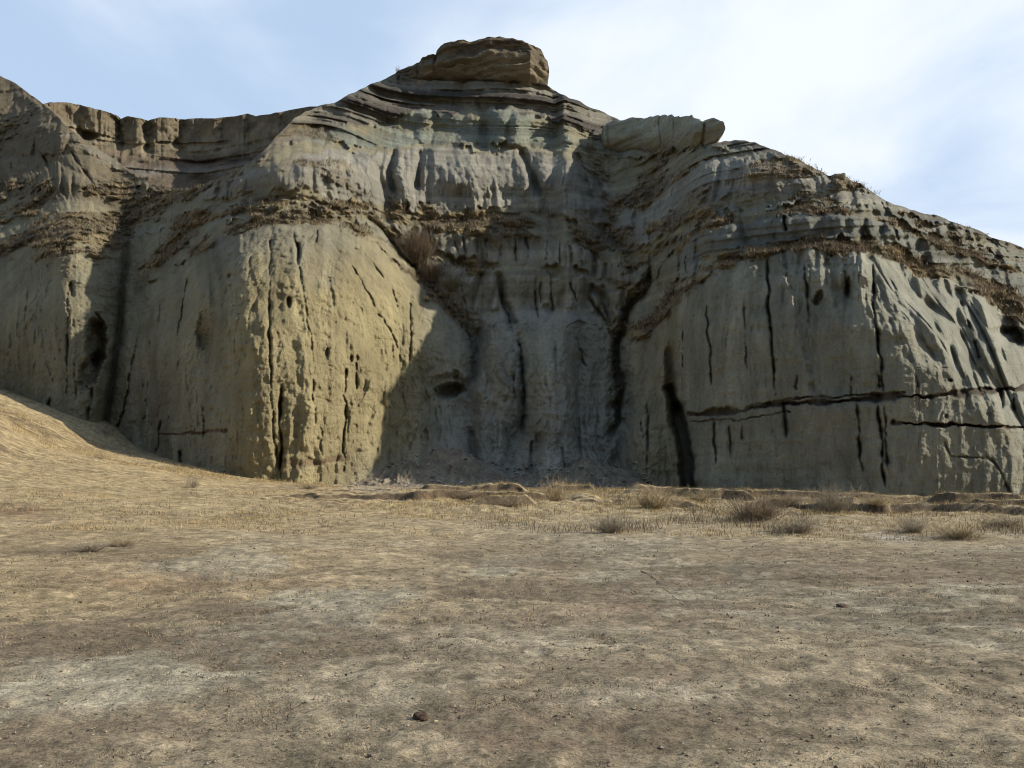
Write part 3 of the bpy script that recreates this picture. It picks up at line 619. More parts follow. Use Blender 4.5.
# ------------------------------------------------------------------ ground
def crest(px):   # rise on the near side of the shaded cliff
    return poly([(-400,9.5),(-200,7.6),(-100,6.1),(-40,5.0),(0,4.35),(30,3.45),(60,2.65),(100,2.15),(150,1.65),(200,1.2),(250,.84),(300,.66),(350,.55),(420,.40),(520,.26),(620,.2),(700,.0),(1024,-.08),(1500,-.08)], px)
def ground_z(x, y):
    x = np.asarray(x, float); y = np.asarray(y, float)
    yy = np.maximum(y, 6.0)
    px = CX + x / yy * F
    # work at a fixed distance so the rise has a shape of its own
    pxc = CX + x / 50.0 * F
    k = sstep(13, 50, y) ** 1.25
    pxm = np.where(y < 50, CX + (x / np.maximum(.35 * 50 + .65 * yy, 6)) * F, pxc)
    z = crest(pxm) * k
    z = z + .10 * fbm(x / 9, y / 9, 0, 3, 501) * sstep(3, 14, y) + .03 * fbm(x / 1.6, y / 1.6, 0, 3, 503)
    # broken banks below the cliff: low steps that face the camera
    act = sstep(-11, -3, x) * sstep(70, 50, y)
    for y0, amp, sd in ((44, .42, 1), (39, .34, 2), (33.5, .28, 3), (48, .25, 4)):
        ye = y0 + 2.2 * fbm(x / 5, x * 0, 0, 4, 510 + sd) + (-5.0 * sstep(9, 20, x) if sd != 4 else 0)
        a = amp * sstep(-.15, .3, fbm(x / 3.2, y / 12, 0, 2, 520 + sd))
        z = z + act * a * (sstep(ye - .12, ye + .16, y) - sstep(ye + .5, ye + 4.0, y) * .95)
    hm = sstep(24, 32, y) * sstep(60, 50, y)
    z = z + hm * sstep(-14, -4, x) * .05 * fbm(x / 1.5, y / 1.5, 0, 3, 531)
    z = z + hm * (.03 * bil(x / .55, y / .7, 0, 3, 533) + .03 * fbm(x / .4, y / .9, 0, 3, 535)) * (.35 + .65 * sstep(-14, -6, x))
    # eroded shallow banks crossing the flat
    for pts, d in (([(75,582),(150,578),(230,573),(330,568)], .10), ([(0,523),(45,525)], .10), ([(560,563),(690,556),(760,548)], .06), ([(660,575),(780,572),(850,590)], .05)):
        p = np.array(pts, float); g = (p[:, 1] - HORIZON) / F; yv = EYE / g; xv = (p[:, 0] - CX) / F * yv
        yl = np.interp(x, xv, yv, left=np.nan, right=np.nan)
        tt = (y - yl) + .25 * fbm(x / .8, y / .8, 0, 2, 541)
        f = np.where(np.isnan(yl), 0, np.exp(-(tt / .5) ** 2) * sstep(0, 1, np.minimum(x - xv[0], xv[-1] - x)))
        z = z - d * np.nan_to_num(f)
    return z
gy = np.concatenate([[-4000, -800, -150, -40, -12, -4, 0, 1.5, 2.6], np.geomspace(3.6, 34, 400), np.linspace(34.07, 58, 300), np.linspace(58.6, 75, 22), [85, 110, 160, 300, 800, 2000, 6000]])
gu = np.sign(np.linspace(-1, 1, 981)) * np.abs(np.linspace(-1, 1, 981)) ** 1.15
hw = .80 * (np.clip(gy, 0, 80) + 5.0)
GX = gu[None, :] * hw[:, None]; GY = np.repeat(gy[:, None], len(gu), 1)
ext = np.array([30, 200, 1500, 6000.])
GX = np.concatenate([(-hw[:, None] - ext[::-1][None, :]), GX, hw[:, None] + ext[None, :]], 1)
GY = np.concatenate([np.repeat(gy[:, None], 4, 1), GY, np.repeat(gy[:, None], 4, 1)], 1)
GZ = ground_z(GX, GY)
GZ = GZ + (.018 * fbm(GX / .22, GY / .22, 0, 4, 551) + .006 * noise(GX / .06, GY / .06, 0, 553)) * sstep(40, 14, GY) * (GY > 2)
far = (np.abs(GX) > 90) | (GY > 84)
GZ = np.where(far, np.minimum(GZ, 1.0), GZ)
# soil: pale silt, tan dry turf, reddish-brown scabs
gpx = CX + GX / np.maximum(GY, 2) * F; gpy = HORIZON + EYE / np.maximum(GY, 2) * F
lowf_ = fbm(GX / 3.2, GY / 4.5, 0, 4, 601); med = fbm(GX / .9, GY / 1.3, 0, 4, 603); fin = fbm(GX / .16, GY / .18, 0, 3, 605)
GC = np.zeros(GX.shape + (3,)); GC[:] = (.315, .262, .182)
GC = lerp(GC, (.35, .285, .172), sstep(16, 36, GY + 5 * lowf_) * (.75 + .25 * sstep(-.3, .3, med)))
GC = lerp(GC, (.345, .265, .15), sstep(7.5, 13, GY + 2 * lowf_) * sstep(1, -6, GX) * .6)
silt = sstep(.02, .5, fbm(GX / 2.4 + 9, GY / 4.0, 0, 4, 607) + .25 * med - .1)
GC = lerp(GC, (.375, .35, .275), silt * sstep(26, 12, GY) * .6)
red = sstep(.0, .45, fbm(GX / 3.6 - 4, GY / 2.2 + 7, 0, 5, 609) + .25 * med + .32 * sstep(-2, 3, GX) - .12)
GC = lerp(GC, (.155, .12, .085), red * sstep(24, 14, GY) * sstep(-.6, .3, fin + .3) * .85)
for px_, py_, rx_, ry_, c_, m_ in ((560,640,150,18,(.375,.335,.255),.6), (690,690,110,12,(.375,.335,.255),.6), (380,690,110,30,(.375,.335,.255),.5), (640,545,70,6,(.375,.335,.255),.6), (200,580,130,5,(.20,.125,.085),.6),
       (20,526,30,2.5,(.17,.08,.055),.8), (520,745,90,18,(.165,.115,.085),.35), (470,700,60,14,(.17,.12,.09),.45), (760,580,110,14,(.16,.115,.085),.5), (620,603,60,5,(.19,.12,.085),.5), (560,617,150,9,(.17,.12,.09),.4), (880,700,120,22,(.17,.13,.10),.35), (300,612,60,8,(.2,.15,.1),.4),
       (395,496,40,6,(.40,.38,.345),.8), (888,535,34,4,(.42,.40,.36),.8), (345,490,30,4,(.40,.38,.345),.7)):
    yk = EYE * F / (py_ - HORIZON); 
    q = ((gpx - px_) / rx_ + .35 * med) ** 2 + ((gpy - py_) / ry_ + .5 * lowf_) ** 2
    GC = lerp(GC, c_, m_ * np.exp(-q) * (GY > 2) * (.65 + .35 * sstep(-.4, .3, fin)))
# bare earth in the broken banks
gzy = np.gradient(GZ, axis=0) / np.maximum(np.gradient(GY, axis=0), 1e-6)
GC = lerp(GC, (.085, .062, .045), sstep(.14, .40, gzy + .1 * med) * (GY > 26) * (GY < 56) * .85)
GC = lerp(GC, (.27, .25, .22), sstep(53, 58, GY + 2 * lowf_) * sstep(310, 360, gpx) * sstep(690, 660, gpx))
scab = sstep(.05, .35, fbm(GX / .95, GY / .42, 0, 5, 611, .62) + .55 * lowf_ + .12)
GC = lerp(GC, (.13, .105, .072), scab * sstep(30, 12, GY) * (.14 + .26 * sstep(-2, 3, GX)))
GC = GC * (1.12 + .04 * sstep(14, 34, GY))[..., None] * np.array([1.0, .985, .95])
GC = np.clip(GC * (1 + .30 * fin + .14 * med)[..., None], .03, .6)
SOIL = rock_mat('dry_prairie_soil', (2.0, 2.6, 1), .9, 42.0, .55)
t_ = SOIL.node_tree; bs_ = t_.nodes['Principled BSDF']; src = bs_.inputs['Base Color'].links[0].from_socket
geo = [n_ for n_ in t_.nodes if n_.type == 'NEW_GEOMETRY'][0]
fac_ = None
for sc__, lo_, hi_, a0, a1 in ((22.0, .36, .50, .62, 1.0), (60.0, .38, .5, .7, 1.0), (34.0, .60, .68, 1.0, 1.3), (6.0, .35, .62, .86, 1.06)):
    nz = t_.nodes.new('ShaderNodeTexNoise'); nz.inputs['Scale'].default_value = sc__; nz.inputs['Detail'].default_value = 3; nz.inputs['Roughness'].default_value = .6
    t_.links.new(geo.outputs['Position'], nz.inputs['Vector'])
    mr_ = t_.nodes.new('ShaderNodeMapRange'); t_.links.new(nz.outputs['Fac'], mr_.inputs['Value'])
    mr_.inputs['From Min'].default_value = lo_; mr_.inputs['From Max'].default_value = hi_; mr_.inputs['To Min'].default_value = a0; mr_.inputs['To Max'].default_value = a1
    fac_ = mr_.outputs[0] if fac_ is None else M('MULTIPLY', fac_, mr_.outputs[0], tree=t_)
sv = t_.nodes.new('ShaderNodeVectorMath'); sv.operation = 'SCALE'; t_.links.new(src, sv.inputs[0]); t_.links.new(fac_, sv.inputs['Scale']); t_.links.new(sv.outputs[0], bs_.inputs['Base Color'])
SOIL.node_tree.nodes['Bump'].inputs['Distance'].default_value = .03
ground = mesh_obj('ground', np.stack([GX, GY, GZ], 2).reshape(-1, 3), grid_faces(*GX.shape), SOIL, None, GC.reshape(-1, 3))
tag(ground, 'dry flat of tan turf, pale silt and reddish brown scabs below the cliffs', 'ground', kind='structure')
def gp(px, py):
    """ground point seen at a picture position"""
    a, dy, dz = ray(px, py); yv = np.geomspace(3.7, 62, 3000)
    zz_ = EYE + dz / dy * yv; xx = a / dy * yv; g = ground_z(xx, yv)
    k = np.argmax(zz_ <= g) if np.any(zz_ <= g) else len(yv) - 1
    return xx[k], yv[k], g[k]

# ------------------------------------------------------------------ grass and twigs
def leaf_mat(name, base, tip, rough=.9, hgt=1.0):
    m = bpy.data.materials.new(name); m.use_nodes = True; t = m.node_tree; b = t.nodes['Principled BSDF']
    b.inputs['Roughness'].default_value = rough; b.inputs['Specular IOR Level'].default_value = .1
    at = t.nodes.new('ShaderNodeAttribute'); at.attribute_name = 'Col'
    t.links.new(at.outputs['Color'], b.inputs['Base Color'])
    return m
BLADE = leaf_mat('dry_grass', 0, 0); TWIG = leaf_mat('dry_twigs', 0, 0)
def blades(x, y, z, h, lean, wd, cols_, rng, curve=.35):
    """one curved two-segment blade per root; returns verts, quads+tip as tris, colours"""
    n = len(x); az = rng.uniform(0, 2 * np.pi, n); fa = rng.uniform(0, np.pi, n)
    dx, dy = np.cos(az) * lean, np.sin(az) * lean; wx, wy = np.cos(fa) * wd, np.sin(fa) * wd
    mx, my, mz = x + dx * h * .45, y + dy * h * .45, z + h * .6
    tx, ty, tz = x + dx * h * (1 + curve), y + dy * h * (1 + curve), z + h * np.clip(1 - .3 * lean, .3, 1)
    Vb = np.stack([np.stack([x - wx, y - wy, z], 1), np.stack([x + wx, y + wy, z], 1), np.stack([mx + wx * .7, my + wy * .7, mz], 1), np.stack([mx - wx * .7, my - wy * .7, mz], 1), np.stack([tx, ty, tz], 1)], 1)
    o = np.arange(n)[:, None] * 5
    T = np.concatenate([o + [0, 1, 2], o + [0, 2, 3], o + [3, 2, 4]], 0)
    return Vb.reshape(-1, 3), T, np.repeat(cols_, 5, 0)
def pal(n, cs, rng, v=.25):
    c = np.array(cs)[rng.integers(0, len(cs), n)]; return np.clip(c * (1 + rng.normal(0, v, (n, 1))), .02, .6)
parts_ = []
def scatter(n, ysamp, xr, dens, h0, tuft, spread, lean, wfac, cs):
    yv = ysamp(n); xv = RNG.uniform(-1, 1, n) * xr * yv
    keep = RNG.uniform(0, 1, n) < dens(xv, yv); xv, yv = xv[keep], yv[keep]; m = len(xv)
    hh = h0(yv) * RNG.uniform(.5, 1.3, m)
    tc_ = pal(m, cs, RNG, .2)
    xb = np.repeat(xv, tuft) + RNG.normal(0, 1, m * tuft) * np.repeat(hh, tuft) * spread
    yb = np.repeat(yv, tuft) + RNG.normal(0, 1, m * tuft) * np.repeat(hh, tuft) * spread
    hb = np.repeat(hh, tuft) * RNG.uniform(.5, 1.1, m * tuft)
    cb = np.clip(np.repeat(tc_, tuft, 0) * (1 + RNG.normal(0, .15, (m * tuft, 1))), .02, .6)
    zb = ground_z(xb, yb) - .01
    parts_.append(blades(xb, yb, zb, hb, np.abs(RNG.normal(0, lean, m * tuft)), hb * wfac, cb, RNG))
GOLD = [(.42,.30,.13), (.36,.26,.13), (.46,.35,.18), (.28,.21,.12)]
def d_far(x, y):
    px = CX + x / y * F
    return np.clip(.35 + .9 * fbm(x / 2.5, y / 2.5, 0, 3, 701), 0, 1) * (1 - .85 * sstep(320, 350, px) * sstep(470, 430, px) * sstep(44, 50, y))
scatter(17000, lambda n: RNG.uniform(22, 56, n), .60, d_far, lambda y: .11 + 0 * y, 9, 1.1, 1.0, .05, GOLD)
scatter(5000, lambda n: RNG.uniform(46, 56, n), .60, d_far, lambda y: .22 + 0 * y, 9, .7, .6, .03, GOLD)
scatter(5000, lambda n: RNG.uniform(30, 50, n), .60, lambda x, y: np.clip(.3 + fbm(x / 2, y / 5, 0, 3, 707), 0, 1) * sstep(-.1, .02, x / y), lambda y: .17 + 0 * y, 10, .9, .9, .04, GOLD + [(.2,.15,.09)])
scatter(9000, lambda n: 10 * np.exp(RNG.uniform(0, 1.1, n)), .60, lambda x, y: np.clip(.25 + .8 * fbm(x / 1.3, y / 1.6, 0, 3, 703), 0, 1), lambda y: .04 + .001 * y, 8, 1.1, 1.1, .06, [(.34,.27,.15), (.30,.25,.16), (.24,.19,.12), (.40,.33,.2)])
scatter(42000, lambda n: 4.2 * np.exp(RNG.uniform(0, 1.35, n)), .62, lambda x, y: np.clip(.15 + .9 * fbm(x / .8, y / .9, 0, 3, 705), 0, 1), lambda y: .018 + .0012 * y, 5, 1.1, 1.4, .08, [(.34,.28,.18), (.2,.15,.1), (.26,.2,.13), (.40,.33,.21), (.13,.09,.065), (.11,.08,.06)])
scatter(5200, lambda n: RNG.uniform(23, 50, n), .60, lambda x, y: np.clip(.1 + 1.1 * fbm(x / 2.2, y / 3, 0, 3, 709), 0, 1) * sstep(-.1, .02, x / y), lambda y: .24 + 0 * y, 16, .9, .7, .03, [(.19,.155,.11), (.15,.12,.085), (.26,.21,.14), (.32,.25,.15)])
scatter(5000, lambda n: RNG.uniform(22, 52, n), .60, lambda x, y: np.clip(.1 + 1.0 * fbm(x / 2.4, y / 3, 0, 3, 713), 0, 1) * sstep(-.12, -.25, x / y), lambda y: .13 + 0 * y, 9, 1.2, 1.1, .05, [(.22,.17,.11), (.30,.24,.15), (.17,.13,.09)])
scatter(9000, lambda n: RNG.uniform(30, 51, n), .60, lambda x, y: np.clip(.45 + .8 * fbm(x / 2, y / 3, 0, 3, 711), 0, 1) * sstep(-.2, -.08, x / y), lambda y: .13 + 0 * y, 11, 1.0, 1.0, .045, GOLD)
def join(ps):
    vs, ts, cs, o = [], [], [], 0
    for v, t, c in ps:
        vs.append(v); ts.append(t + o); cs.append(c); o += len(v)
    return np.concatenate(vs), np.concatenate(ts), np.concatenate(cs)
v, t, c = join(parts_)
g = mesh_obj('grass', v, t, BLADE, None, c, smooth=False)
tag(g, 'short dry golden grass growing over the flat below the cliffs', 'grass', kind='stuff')
# brush on the ledges of the butte
bw = brush[:NR, :].copy(); bw *= (PY < 330) * (PXS > -40)[None, :] * (PXS < 1060)[None, :]
area = np.abs(np.gradient(Y1, axis=0)) + .05
pr = (bw ** 1.5 * np.clip(area, 0, .5)).ravel(); pr = np.clip(pr, 0, None); pr /= pr.sum()
ids = RNG.choice(pr.size, 14000, p=pr); pos = P.reshape(-1, 3)[ids]; m = len(ids); tf = 9
hh = RNG.uniform(.14, .36, m); hb = np.repeat(hh, tf) * RNG.uniform(.6, 1.1, m * tf)
xb = np.repeat(pos[:, 0], tf) + RNG.normal(0, .8, m * tf) * np.repeat(hh, tf); yb = np.repeat(pos[:, 1], tf) + RNG.normal(0, .3, m * tf) * np.repeat(hh, tf); zb = np.repeat(pos[:, 2], tf) - .08
tcol = pal(m, [(.22,.18,.125), (.16,.13,.09), (.27,.215,.14), (.35,.28,.17)], RNG, .2)
v, t, c = blades(xb, yb, zb, hb, np.abs(RNG.normal(0, 1.1, m * tf)), hb * .06, np.repeat(tcol, tf, 0), RNG)
g = mesh_obj('brush', v, t, BLADE, None, c, smooth=False)
tag(g, 'brown dry brush and grass matted along the ledges of the butte', 'brush', kind='stuff')

# pebbles and clods on the flat, rubble at the foot of the gullied wall
ico = np.array([(0,0,1),(.9,0,.2),(.28,.85,.25),(-.72,.53,.2),(-.72,-.53,.15),(.28,-.85,.2),(0,0,-.6)]); icf = np.array([(0,1,2),(0,2,3),(0,3,4),(0,4,5),(0,5,1),(6,2,1),(6,3,2),(6,4,3),(6,5,4),(6,1,5)])
def stones(x, y, z, s, cs, rng):
    n = len(x); a = rng.uniform(0, 6.28, n); ca, sa = np.cos(a), np.sin(a)
    k = ico[None] * rng.uniform(.6, 1.25, (n, 7, 1)) * np.stack([rng.uniform(.7, 1.3, n), rng.uniform(.7, 1.3, n), rng.uniform(.4, .9, n)], 1)[:, None]
    xr = k[..., 0] * ca[:, None] - k[..., 1] * sa[:, None]; yr = k[..., 0] * sa[:, None] + k[..., 1] * ca[:, None]
    Vs = np.stack([xr, yr, k[..., 2]], 2) * s[:, None, None] + np.stack([x, y, z], 1)[:, None]
    return Vs.reshape(-1, 3), (icf[None] + np.arange(n)[:, None, None] * 7).reshape(-1, 3), np.repeat(cs, 7, 0)
n = 24000; yv = 4.3 * np.exp(RNG.uniform(0, 1.9, n)); xv = RNG.uniform(-.62, .62, n) * yv
s = .0035 + .010 * RNG.uniform(0, 1, n) ** 4 * (1 + yv / 10)
v, t, c = stones(xv, yv, ground_z(xv, yv), s, pal(n, [(.27,.235,.18), (.22,.18,.13), (.14,.10,.075), (.28,.22,.15)], RNG, .2), RNG)
g = mesh_obj('pebbles', v, t, BLADE, None, c, smooth=False); tag(g, 'tiny pebbles and clods strewn over the bare flat', 'pebbles', kind='stuff')
n = 1500; tpx = RNG.uniform(385, 650, n); tpy = 487 - np.abs(RNG.normal(0, 14, n)); tc_i = np.clip((tpx - PXS[0]).astype(int), 0, NC - 1)
tri = np.clip(((B[0][tc_i] - tpy) / (B[0] - SKY)[tc_i] * (NR - 1)).astype(int), 0, NR - 1); tp_ = P[tri, tc_i]
v0, t0_, c0 = stones(tp_[:, 0], tp_[:, 1], tp_[:, 2], .03 + .20 * RNG.uniform(0, 1, n) ** 4, pal(n, [(.26,.24,.20), (.2,.18,.15), (.29,.27,.23), (.17,.12,.09)], RNG, .15), RNG)
n = 900; px_ = RNG.normal(530, 60, n); yv = RNG.uniform(56, 63, n); xv = (px_ - CX) / F * yv
v, t, c = stones(xv, yv, ground_z(xv, yv) + .05, .06 + .22 * RNG.uniform(0, 1, n) ** 3, pal(n, [(.26,.24,.2), (.2,.17,.145), (.30,.275,.235), (.17,.12,.1)], RNG, .15), RNG)
v, t, c = join([(v0, t0_, c0), (v, t, c)])
g = mesh_obj('rubble', v, t, BLADE, None, c, smooth=False); tag(g, 'grey rubble fallen at the foot of the gullied wall', 'rubble', kind='stuff')

# ------------------------------------------------------------------ shrubs, each its own thing
def shrub_mesh(seed, w_, h_, nst, cs, upright=.5, wd=.012):
    rng = np.random.default_rng(seed); segs = []
    for k in range(nst):
        a = rng.uniform(0, 6.28); r0 = abs(rng.normal(0, .16)) * w_; tilt = abs(rng.normal(0, upright)) 
        p = np.array([math.cos(a) * r0, math.sin(a) * r0, -.04]); L_ = h_ * rng.uniform(.3, 1.15)
        d = np.array([math.cos(a) * tilt * w_ / h_, math.sin(a) * tilt * w_ / h_, 1.0]); d /= np.linalg.norm(d)
        pts = [p]
        for j in range(4):
            d = d + rng.normal(0, .16, 3); d[2] = max(d[2], .15); d /= np.linalg.norm(d); pts.append(pts[-1] + d * L_ / 4)
        segs.append((pts, wd))
        for j in range(12):
            q = pts[rng.integers(1, 5)]; e = d * .4 + rng.normal(0, .55, 3); e[2] = abs(e[2]) + .3; e /= np.linalg.norm(e); l = h_ * rng.uniform(.15, .4)
            segs.append(([q, q + e * l * .5, q + e * l + rng.normal(0, .04, 3)], wd * .6))
    vs, ts, cc, o = [], [], [], 0
    for pts, ww in segs:
        f = rng.uniform(0, 3.14); sx = np.array([math.cos(f), math.sin(f), 0]) * ww; sy = np.array([-math.sin(f), math.cos(f), 0]) * ww
        colr_ = np.array(cs[rng.integers(0, len(cs))]) * rng.uniform(.75, 1.25)
        for i, p in enumerate(pts):
            k = 1 - .75 * i / (len(pts) - 1)
            vs += [p + sx * k, p - .5 * sx * k + .87 * sy * k, p - .5 * sx * k - .87 * sy * k]; cc += [colr_] * 3
        for i in range(len(pts) - 1):
            b_ = o + 3 * i
            for j in range(3):
                a_1, a_2 = b_ + j, b_ + (j + 1) % 3; ts += [(a_1, a_2, a_2 + 3), (a_1, a_2 + 3, a_1 + 3)]
        o += 3 * len(pts)
    return np.array(vs), np.array(ts), np.array(cc)
GREYB = [(.32,.27,.20), (.26,.215,.165), (.37,.31,.22)]; BRN = [(.27,.21,.145), (.21,.16,.11), (.33,.26,.17)]; STRAW = [(.38,.30,.18), (.30,.24,.15), (.42,.34,.21)]; DUN = [(.24,.20,.10), (.19,.16,.09), (.28,.22,.12)]
shr = [  # px, py of base, width px, height px, stems, colours, label
 (611,533,38,19,60,GREYB,'grey twiggy sagebrush standing alone in front of the broken bank, below the gully'),
 (757,521,54,24,90,BRN,'widest brown shrub on the broken bank, beside the upright feathery one'),
 (831,513,38,24,75,GREYB,'upright feathery grey shrub on the bank under the long dark cliff seam'),
 (556,501,28,20,50,STRAW,'straw coloured bush at the foot of the middle gullied wall'),
 (655,508,46,18,60,STRAW,'low pale bush on the bank left of the black slot in the cliff'),
 (788,506,36,14,45,BRN,'small brown bush on the bank between two bigger shrubs'),
 (700,501,30,11,40,STRAW,'short straw bush directly under the black slot in the cliff'),
 (796,533,46,15,60,GREYB,'loose grey bush low on the bank in front of the feathery shrub'),
 (914,532,34,14,50,GREYB,'small grey bush beside the white silt patch on the bank'),
 (960,538,48,14,55,STRAW,'pale dry bush on the flat near the picture edge, before the bank'),
 (1003,527,44,11,40,BRN,'dark low bush on the bank under the cliff end'),
 (875,505,36,10,40,STRAW,'thin row of straw stems at the cliff foot beyond the feathery shrub'),
 (193,488,16,12,26,GREYB,'small grey bush on the turf below the rounded buttress'),
 (101,459,16,8,22,STRAW,'pale tuft on the crest of the grassy rise'),
 (92,551,34,11,40,GREYB,'low spreading grey bush on the open turf of the rise'),
 (122,546,36,10,40,STRAW,'straw coloured clump touching the low spreading grey bush'),
 (600,487,20,9,26,BRN,'brown tuft at the foot of the talus cone'),
 (468,499,34,9,36,BRN,'dark low clump on the first bank below the pale talus'),
 (510,507,40,10,40,BRN,'dark clump hanging over the broken edge of the bank'),
 (309,489,26,6,26,BRN,'flat brown clump at the foot of the cracked buttress')]
def place(mesh, name, x, y, z, wm, hm_, rot, label, cat, group):
    v, t, c = mesh
    o = mesh_obj(name, v * np.array([wm, wm, hm_]), t, TWIG, None, c, smooth=False)
    o.location = (x, y, z); o.rotation_euler = (0, 0, rot)
    return tag(o, label, cat, group)
for i, (px_, py_, wp, hp, ns, cs, lb) in enumerate(shr):
    x, y, z = gp(px_, py_); sc_ = y / F
    place(shrub_mesh(900 + i, 1.0, 1.0, int(ns * 1.9), cs, .62, .0075), 'shrub', x, y, z, wp * sc_ * .95, hp * sc_ * 1.05, i * 1.3, lb, 'shrub', 'dry shrubs on the flat and bank below the cliffs')
BRN = [(.17,.125,.085), (.13,.095,.065), (.22,.165,.105)]; DUN = [(.21,.175,.10), (.16,.135,.08)]
for i, (px_, py_, wp, hp, ns, cs, lb) in enumerate((
 (417,262,38,27,190,BRN,'tall rounded brown bush in the cleft above the tan buttress'),
 (434,281,30,18,80,BRN,'middle sized brown bush stepping down the cleft under the tall one'),
 (452,291,26,15,70,DUN,'olive tinted bush, lowest in the cleft beside the tan buttress'),
 (399,73,9,5,20,BRN,'tiny leafless bush on the skyline left of the cap rock'),
 (420,86,9,6,20,STRAW,'tiny pale bush tucked under the cap rock'),
 (590,150,16,9,30,DUN,'small dun bush at the foot of the sandstone ledge'))):
    p, r, c_ = surf_Y(px_, py_); sc_ = p[1] / F
    place(shrub_mesh(950 + i, 1.0, 1.0, int(ns * 1.8), cs, 1.0, .012), 'shrub', p[0], p[1] - .5, p[2] - .1, wp * sc_ * .62, hp * sc_ * 1.1, i * .9, lb, 'shrub', 'bushes rooted on the butte')

# ------------------------------------------------------------------ debris aprons at the foot of the gullied wall
ty = np.linspace(53.5, 66, 210); tx = np.linspace((335 - CX) / F * 62, (672 - CX) / F * 62, 420)
TX, TY = np.meshgrid(tx, ty); TZ = np.full(TX.shape, -1.0)
wob = fbm(TX / 1.6, TY / 1.6, 0, 3, 801)
for cpx, cy_, cz_, sl_ in ((408, 60.4, 2.3, .5), (448, 61.2, 2.9, .62), (478, 61.6, 1.7, .6), (552, 61.8, 1.6, .5), (590, 62, 2.2, .6), (616, 62.8, 1.6, .55), (375, 58.6, 1.1, .45), (520, 62, 1.2, .5), (648, 61, 1.0, .5)):
    cx_ = (cpx - CX) / F * cy_
    th = np.arctan2(TX - cx_, cy_ - TY + .3); r_ = np.hypot(TX - cx_, TY - cy_)
    h_ = cz_ - sl_ * (np.sqrt(r_ ** 2 + 1.2) - .7) * (1 + .16 * wob) + .012 * r_ ** 2 - .16 * bil(th * 6 + .4 * wob, r_ / 3, 0, 3, int(cpx)) * sstep(0, 1.5, r_) + .30 * wob
    k_ = .5; dm_ = np.clip(.5 + .5 * (h_ - TZ) / k_, 0, 1); TZ = TZ * (1 - dm_) + h_ * dm_ + k_ * dm_ * (1 - dm_)
TZ = TZ + .06 * fbm(TX / .5, TY / .5, 0, 3, 803) + .05 * fbm(TX / .16, TY / .16, 0, 2, 805)
TC = np.zeros(TX.shape + (3,)); TC[:] = (.335, .29, .215)
TC = lerp(TC, (.25, .20, .165), sstep(.15, .5, fbm(TX / .9, TZ / .5, TY / .9, 3, 807)) * .6)
TC = np.clip(TC * (1 + .2 * fbm(TX / .3, TY / .3, 0, 3, 809))[..., None], .03, .6)
o = mesh_obj('talus', np.stack([TX, TY, TZ], 2).reshape(-1, 3), grid_faces(*TX.shape), ROCK, None, TC.reshape(-1, 3))
tag(o, 'pale grey fans of washed down clay at the foot of the gullied wall', 'talus', kind='structure')
n = 1600; i_ = RNG.integers(0, TX.size, n); q_ = np.stack([TX, TY, TZ], 2).reshape(-1, 3)[i_]; q_ = q_[q_[:, 2] > -.2]
v, t, c = stones(q_[:, 0], q_[:, 1], q_[:, 2], .03 + .16 * RNG.uniform(0, 1, len(q_)) ** 4, pal(len(q_), [(.30,.28,.24), (.22,.19,.155), (.36,.34,.30), (.19,.135,.1)], RNG, .15), RNG)
g = mesh_obj('rubble', v, t, BLADE, None, c, smooth=False); tag(g, 'clay chips scattered on the pale fans below the gullied wall', 'rubble', kind='stuff')

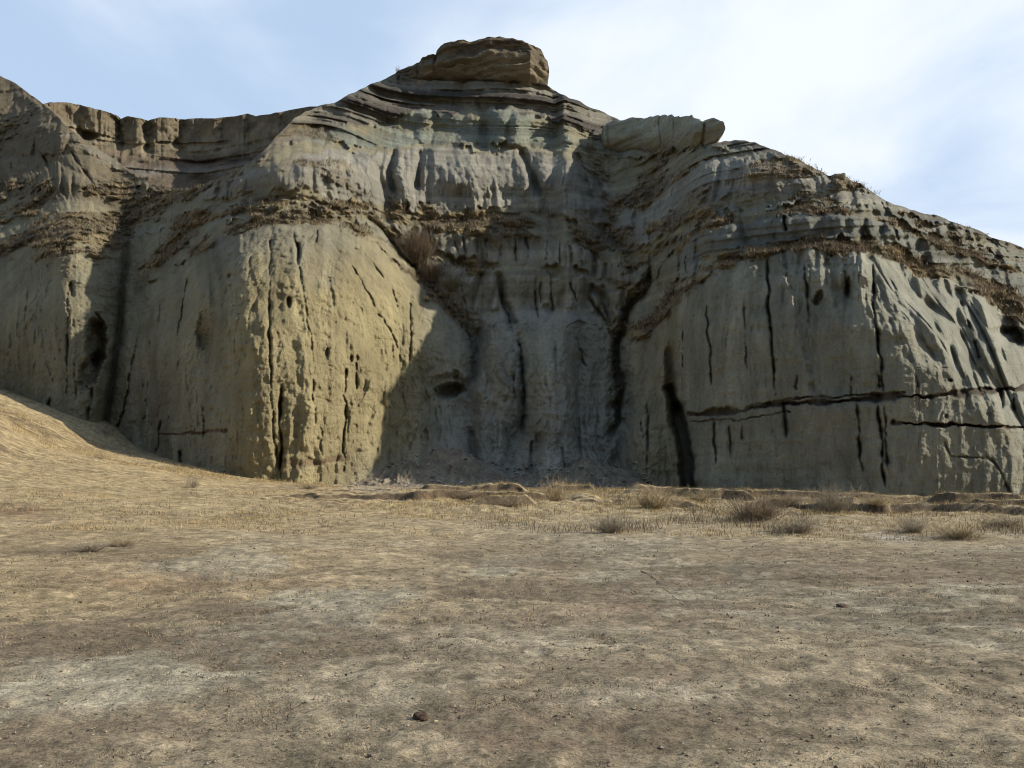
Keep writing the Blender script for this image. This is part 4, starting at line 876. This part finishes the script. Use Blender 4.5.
# ------------------------------------------------------------------ single stones and sticks
def rock_thing(px_, py_, wm, hm_, label, colr_, seed, onb=False, dp=1.0):
    nu, nv = 28, 16; u = np.linspace(0, 2 * np.pi, nu, endpoint=False); vv = np.linspace(-np.pi / 2, np.pi / 2, nv)
    uu, ww = np.meshgrid(u, vv); d = np.stack([np.cos(ww) * np.cos(uu), np.cos(ww) * np.sin(uu), np.sin(ww)], 2)
    d = np.sign(d) * np.abs(d) ** .75
    d = d * (1 + .22 * fbm(d[..., 0] * 1.6, d[..., 1] * 1.6, d[..., 2] * 1.6 + seed, 3, seed))[..., None]
    d = d * np.array([wm / 2, wm / 2 * dp, hm_ / 2])
    i = np.arange((nv - 1) * nu); r = i // nu; c = i % nu; c2 = (c + 1) % nu
    f = np.stack([r * nu + c, r * nu + c2, (r + 1) * nu + c2, (r + 1) * nu + c], 1)
    o = mesh_obj('rock', d.reshape(-1, 3), f, CAP, None, np.repeat(np.array([colr_]), nu * nv, 0))
    if onb:
        p, _, _ = surf_Y(px_, py_); o.location = (p[0], p[1] + wm * .05, p[2])
    else:
        x, y, z = gp(px_, py_); o.location = (x, y, z + hm_ * .25)
    return tag(o, label, 'rock')
rock_thing(421, 718, .10, .05, 'dark brown clod lying alone on the bare silt in the foreground', (.08, .055, .04), 1)
rock_thing(436, 723, .03, .02, 'tiny yellowish stone beside the dark clod', (.5, .42, .22), 2)
rock_thing(961, 289, 1.25, .28, 'flat overhanging stone slab jutting from the rilled flank of the buttress', (.26, .245, .19), 3, True, 1.2)
rock_thing(838, 178, .9, .55, 'weathered knob of rock on the sloping skyline', (.2, .175, .13), 4, True)
rock_thing(842, 607, .12, .05, 'small dark stone on the reddish scab of the flat', (.12, .085, .065), 5)
def stick(pts, rad, label, seed):
    rng = np.random.default_rng(seed); P3 = np.array([gp(*p) for p in pts]); t0 = np.linspace(0, 1, len(pts)); t1 = np.linspace(0, 1, 24)
    c3 = np.stack([np.interp(t1, t0, P3[:, k]) for k in range(3)], 1); c3[:, 2] = ground_z(c3[:, 0], c3[:, 1]) + rad * .9
    c3[:, :2] += rng.normal(0, rad * .6, (24, 2)); n6 = np.linspace(0, 2 * np.pi, 6, endpoint=False); vs = []
    for i, p in enumerate(c3):
        tdir = c3[min(i + 1, 23)] - c3[max(i - 1, 0)]; tdir /= np.linalg.norm(tdir); s1 = np.cross(tdir, (0, 0, 1)); s2 = np.cross(s1, tdir); rr = rad * (1 - .6 * i / 23)
        vs += [p + rr * (math.cos(q) * s1 + math.sin(q) * s2) for q in n6]
    i = np.arange(23 * 6); r = i // 6; c = i % 6; c2 = (c + 1) % 6
    f = np.stack([r * 6 + c, r * 6 + c2, (r + 1) * 6 + c2, (r + 1) * 6 + c], 1)
    vs = np.array(vs); o0 = vs[0].copy()
    o = mesh_obj('stick', vs - o0, f, TWIG, None, np.repeat(np.array([(.09, .065, .05)]), len(vs), 0)); o.location = o0
    return tag(o, label, 'stick')
stick([(641, 571), (655, 579), (668, 592), (684, 606)], .006, 'thin dark curved stick lying on the reddish brown scab of the flat', 5)
